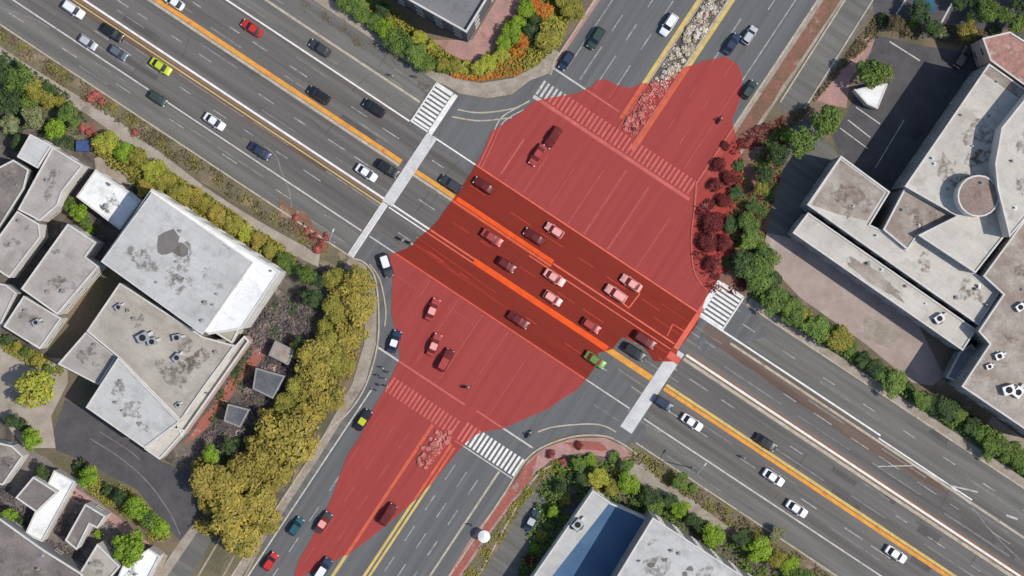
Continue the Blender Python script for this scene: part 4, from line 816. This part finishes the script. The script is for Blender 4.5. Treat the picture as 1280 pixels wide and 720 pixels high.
cars = [
 (92,12,'suv','white',H_,'white car nearest the top-left corner, close to the median'),(141,41,'suv','black',H_,'black car beside the median just past the leading white one'),(110,53,'hatchback','silver',H_,'small pale car riding the lane line at the far left'),
 (148,66,'hatchback','slate',H_,'small slate-grey car between the pale one and the lime one'),(201,83,'sedan','lime',H_,'lime-yellow car beside the white median line'),(197,123,'hatchback','bottle',H_,'dark green car just below the lime-yellow car'),
 (268,152,'sedan','white',H_,'white car on the outer lane directly above the brown verge'),(325,189,'sedan','navy',H_,'navy car at the pale curved wear mark'),(315,35,'sedan','red',Wd,'bright red car above the orange median line'),
 (217,2,'sedan','white',Wd,'white car cut by the top edge, beside the orange line'),(400,60,'sedan','charcoal',Wd,'charcoal and white car on the white lane line at the top'),(399,119,'suv','black',Wd,'black car beside the orange line, further left of the two'),
 (468,135,'suv','black',Wd,'black car closest to the upper left zebra crossing'),(458,216,'sedan','white',H_,'white car waiting just before the pale crossing strip'),(485,211,'suv','black',H_,'black car touching the pale crossing strip'),
 (564,230,'suv','charcoal',Wd,'charcoal car at the edge of the red zone above the orange line'),(605,232,'sedan','darkred',Wd,'dark red car just inside the red zone, furthest left'),(483,332,'suv','charcoal',math.radians(-72),'charcoal car turning at the left corner of the red zone','white'),
 (615,297,'sedan','midred',H_,'mid red car on the deep red band, left of centre'),(668,296,'sedan','darkred',Wd,'darkest red car beside the pink one on the deep red band'),(693,288,'hatchback','pink',Wd,'small pink car highest on the deep red band'),
 (633,331,'hatchback','darkred',H_,'small dark red car below the mid red one'),(693,347,'sedan','pink',H_,'upper pink car of the pair at the middle of the red zone'),(691,373,'hatchback','pink',H_,'lower pink car of the pair at the middle of the red zone'),
 (789,354,'sedan','pink',Wd,'right-hand pink car inside the painted bracket'),(770,367,'suv','pink',Wd,'left-hand pink car inside the painted bracket'),(739,407,'hatchback','midred',H_,'small mid red car just above the orange line'),(648,400,'sedan','darkred',H_,'dark red car lowest on the deep red band'),
 (744,450,'sedan','green',H_,'green car leaving the red zone below the orange line'),(793,440,'suv','black',H_,'black car just above the orange line by the right crossing strip'),(806,425,'suv','darkred',H_,'dark red car beside the black one by the right crossing strip'),
 (829,504,'hatchback','navy',H_,'small navy car right after the right crossing strip'),(865,528,'sedan','white',H_,'white car following the small navy one'),(957,553,'sedan','black',H_,'black car above the yellow line on the right'),
 (967,597,'sedan','white',H_,'white car below the yellow line, nearest the black one'),(996,636,'sedan','white',H_,'white car on the lower right outer lane'),(1120,693,'sedan','white',H_,'white car nearest the bottom right corner'),
 (745,48,'suv','bottle',V_+math.pi,'dark green car on the upper street second from the sidewalk'),(708,76,'hatchback','navy',V_+math.pi,'navy car beside the sidewalk above the upper crossing'),(836,31,'suv','white',V_+math.pi,'white car beside the upper yellow line'),
 (915,55,'sedan','navy',V_,'navy car just above the tip of the red zone'),(937,44,'hatchback','silver',V_,'pale car beside the navy car near the red tip'),(691,172,'sedan','darkred',V_+math.pi,'dark red car below the upper crossing, front one of two'),
 (672,194,'sedan','midred',V_+math.pi,'mid red car below the upper crossing, rear one of two'),(541,387,'sedan','midred',V_+.18,'mid red car highest in the lower half of the red zone','pink'),(543,431,'sedan','midred',V_+.18,'mid red car just left of the dark red one above the lower crossing','pink'),
 (557,450,'suv','darkred',V_+.1,'dark red car above the lower crossing','midred'),(493,427,'sedan','navy',V_+.25,'navy and white car at the left rim of the red zone','white'),(454,525,'sedan','black',V_,'black car with pale windows left of the lower crossing','lime'),
 (485,643,'suv','darkred',V_,'dark red car beside the lower yellow lines'),(404,653,'sedan','charcoal',V_,'charcoal and pink car at the lower left of the red zone','pink'),(370,658,'hatchback','teal',V_,'small teal car beside the white edge line'),
 (338,702,'hatchback','red',V_,'bright red car near the bottom edge'),(404,711,'suv','navy',V_,'navy and white car cut by the bottom edge','white'),(665,650,'sedan','navy',V_+.1,'navy car parked on the pad beside the low office','silver'),
 (1203,72,'suv','charcoal',V_,'charcoal car parked in the deep shadow of the office block'),(937,112,'hatchback','bottle',V_,'small dark green car beside the upper right kerb')]
for q in cars:
    x, y, k, pn, a, lb = q[:6]; rf = q[6] if len(q) > 6 else None
    car(x, y, k, pn, a, lb, rf, inside((x, y), RED), G)
# ---------------------------------------------------------------- people, motorcycles, street furniture
def skin_mesh(name, verts, edges, radii, cols, root=0):
    me = bpy.data.meshes.new(name); me.from_pydata(verts, edges, []); o = bpy.data.objects.new(name, me); C.objects.link(o)
    mod = o.modifiers.new('s', 'SKIN'); 
    for i, r in enumerate(radii):
        me.skin_vertices[0].data[i].radius = (r, r); me.skin_vertices[0].data[i].use_root = (i == root)
    sb = o.modifiers.new('u', 'SUBSURF'); sb.levels = 2; sb.render_levels = 2
    dg = bpy.context.evaluated_depsgraph_get(); m2 = bpy.data.meshes.new_from_object(o.evaluated_get(dg)); bpy.data.objects.remove(o)
    for c in cols: m2.materials.append(c)
    return m2
M['skin'] = mat('skin', (.45,.28,.2), rough=.6, grain=0); M['trousers'] = mat('dark_trousers', (.03,.035,.05), rough=.9); M['hair'] = mat('hair', (.02,.015,.012), rough=.7, grain=0)
SH = {k: mat('shirt_'+k, v, rough=.9) for k, v in dict(white=(.65,.65,.63), grey=(.22,.23,.25), blue=(.08,.13,.28), black=(.02,.02,.022)).items()}
def figure(shirt, sit=False):
    if not sit:
        v = [(0,0,.95),(0,0,1.2),(0,0,1.42),(0,0,1.52),(0.02,0,1.63),(0,.1,.9),(.16,.1,.48),(.12,.1,.08),(.28,.1,.04),(0,-.1,.9),(-.02,-.1,.48),(-.24,-.1,.1),(-.1,-.1,.04),(0,.2,1.4),(-.08,.25,1.12),(.06,.26,.88),(0,-.2,1.4),(.08,-.25,1.12),(.24,-.24,.92)]
    else:
        v = [(0,0,.85),(.08,0,1.08),(.16,0,1.3),(.19,0,1.4),(.24,0,1.52),(.05,.12,.82),(.42,.22,.72),(.34,.22,.35),(.48,.22,.3),(.05,-.12,.82),(.42,-.22,.72),(.34,-.22,.35),(.48,-.22,.3),(.16,.2,1.28),(.32,.3,1.08),(.58,.3,1.02),(.16,-.2,1.28),(.32,-.3,1.08),(.58,-.3,1.02)]
    e_ = [(0,1),(1,2),(2,3),(3,4),(0,5),(5,6),(6,7),(7,8),(0,9),(9,10),(10,11),(11,12),(2,13),(13,14),(14,15),(2,16),(16,17),(17,18)]
    r = [.14,.14,.13,.055,.1,.09,.065,.045,.04,.09,.065,.045,.04,.06,.045,.035,.06,.045,.035]
    me = skin_mesh('person', v, e_, r, [M['trousers'], SH[shirt], M['skin']])
    for p in me.polygons:
        c = p.center; p.use_smooth = True
        p.material_index = 2 if c.z > (1.36 if sit else 1.48) or (abs(c.y) > .2 and c.z < 1.05 and not sit) else (1 if c.z > .96 else 0)
    return me
bm = bmesh.new(); bmesh.ops.create_uvsphere(bm, u_segments=10, v_segments=8, radius=.115); HAIR = cmesh('h', bm, 'hair', [M['hair']])
bm = bmesh.new(); bmesh.ops.create_uvsphere(bm, u_segments=12, v_segments=8, radius=.15); HELM = cmesh('h', bm, 'helmet', [PAINT['charcoal']])
FIG = {k: figure(k) for k in SH}; FIGS = figure('black', True)
def person(x, y, shirt, ang, label):
    p = W(x, y, 1); o = bpy.data.objects.new('person', FIG[shirt]); C.objects.link(o); o.location = (p.x, p.y, .06); o.rotation_euler = (0,0,ang)
    part('hair', HAIR, o, (0,0,1.7)); tag(o, label, 'person', 'pedestrians'); return o
for q in [(478,460,'white',1.0,'person in a white shirt at the top of the group by the lower crossing'),(486,466,'grey',.6,'person in a grey shirt at the right of the group left of the lower crossing'),(474,470,'blue',2.0,'person in a blue shirt at the left of the waiting group'),
          (481,474,'white',1.4,'person in a white shirt in the middle of the waiting group'),(476,482,'grey',.2,'person in a grey shirt at the lower left of the waiting group'),(484,483,'white',2.6,'person in a white shirt at the lower right of the waiting group'),(470,488,'black',1.9,'person in black furthest down in the waiting group'),
          (589,657,'black',1.0,'person in black by the kerb above the round white parasol'),(520,96,'black',.5,'person in black on the service lane above the left zebra crossing'),(490,94,'white',.5,'person in white on the service lane above the left zebra crossing'),(930,572,'white',.4,'person in white near the lamp on the lower right lane')]: person(*q)
def motorcycle(x, y, ang, pn, label, riderlabel):
    p = W(x, y, .6); r = empty('motorcycle', (p.x, p.y, .06 if not inside((x,y),RED) else .14), ang, label, 'motorcycle', 'motorcycles')
    for sx in (-.68,.68):
        bm = bmesh.new(); tube(bm, (0,-.07,0), (0,.07,0), .31, .31, 18); me = cmesh('w', bm, 'wheel', [M['rubber']]); wv = part('wheel', me, r, (sx,0,.31))
        bm = bmesh.new(); tube(bm, (0,-.08,0), (0,.08,0), .2, .2, 12); part('rim', cmesh('w', bm, 'rim', [M['rim']]), wv)
    bm = bmesh.new(); box(bm, (0,0,.5), (.6,.26,.36)); tube(bm, (.68,0,.31), (.45,0,.95), .05, .05, 6); tube(bm, (-.68,0,.31), (-.1,0,.5), .05, .05, 6); link('frame', bm, M['steel'], r)
    part('tank', cmesh('t', loft([sec(-.05,.1,.62,.8,.02), sec(.15,.17,.62,.92,.02), sec(.4,.1,.66,.88,.02)]), 'tank', [PAINT[pn]]), r)
    bm = bmesh.new(); box(bm, (-.38,0,.76), (.7,.26,.12), taper=.85); link('seat', bm, M['rubber'], r)
    bm = bmesh.new(); tube(bm, (.42,-.36,1.0), (.42,.36,1.0), .02, .02, 6); link('handlebar', bm, M['steel'], r)
    bm = bmesh.new(); tube(bm, (.5,0,.86), (.62,0,.85), .1, .09, 10); link('headlight', bm, M['head'], r)
    f = bpy.data.objects.new('person', FIGS); C.objects.link(f); rot = Matrix.Rotation(ang, 3, 'Z'); q = Vector(r.location)+rot @ Vector((-.3,0,-.02)); f.location = q; f.rotation_euler = (0,0,ang)
    part('helmet', HELM, f, (.25,0,1.55)); tag(f, riderlabel, 'person', 'motorcycle riders')
motorcycle(501,299,H_,'charcoal','dark motorcycle at the left rim of the red zone, the further left of two','rider in black on the further left of the two motorcycles near the red rim')
motorcycle(513,304,H_,'silver','pale motorcycle at the left rim of the red zone, the further right of two','rider in black on the further right of the two motorcycles near the red rim')
motorcycle(583,484,.1,'darkred','dark red motorcycle in the lower half of the red zone','rider in black alone in the lower half of the red zone')
motorcycle(661,543,V_,'navy','navy motorcycle beside the stop line at the lower right corner','rider in black beside the stop line at the lower right corner')
motorcycle(900,150,V_,'midred','mid red motorcycle in the upper right arm of the red zone','rider in black in the upper right arm of the red zone')
def lamp(x, y, ang, label, h=9):
    p = W(x, y, 0); r = empty('street_lamp', (p.x, p.y, 0), ang, label, 'street lamp', 'street lamps')
    bm = bmesh.new(); tube(bm, (0,0,0), (0,0,h), .11, .07, 10); tube(bm, (0,0,0), (0,0,.4), .2, .18, 10); link('pole', bm, M['steel'], r)
    bm = bmesh.new(); tube(bm, (0,0,h-.1), (1.9,0,h+.35), .06, .045, 8); link('arm', bm, M['steel'], r)
    bm = bmesh.new(); box(bm, (2.2,0,h+.36), (.8,.32,.16), taper=.8); link('lamp_head', bm, M['parapet'], r)
lamp(418,303,1.2,'street lamp on the left kerb beside the red flower clumps'); lamp(866,585,.9,'street lamp on the lower right kerb casting a thin shadow on the lane')
p = W(605,671,2.4); r = empty('parasol', (p.x, p.y, 0), 0, 'round white parasol on the verge by the lower right kerb', 'parasol')
bm = bmesh.new(); n_ = 12; ap = bm.verts.new((0,0,2.7)); rg = [bm.verts.new((1.25*math.cos(2*math.pi*i/n_), 1.25*math.sin(2*math.pi*i/n_), 2.2)) for i in range(n_)]; lo = [bm.verts.new((1.25*math.cos(2*math.pi*i/n_), 1.25*math.sin(2*math.pi*i/n_), 2.05)) for i in range(n_)]
for i in range(n_): bm.faces.new((ap, rg[i], rg[(i+1) % n_])); bm.faces.new((rg[i], lo[i], lo[(i+1) % n_], rg[(i+1) % n_]))
link('canopy', bm, M['roof_white'], r); bm = bmesh.new(); tube(bm, (0,0,0), (0,0,2.68), .04, .03, 8); link('pole', bm, M['steel'], r)
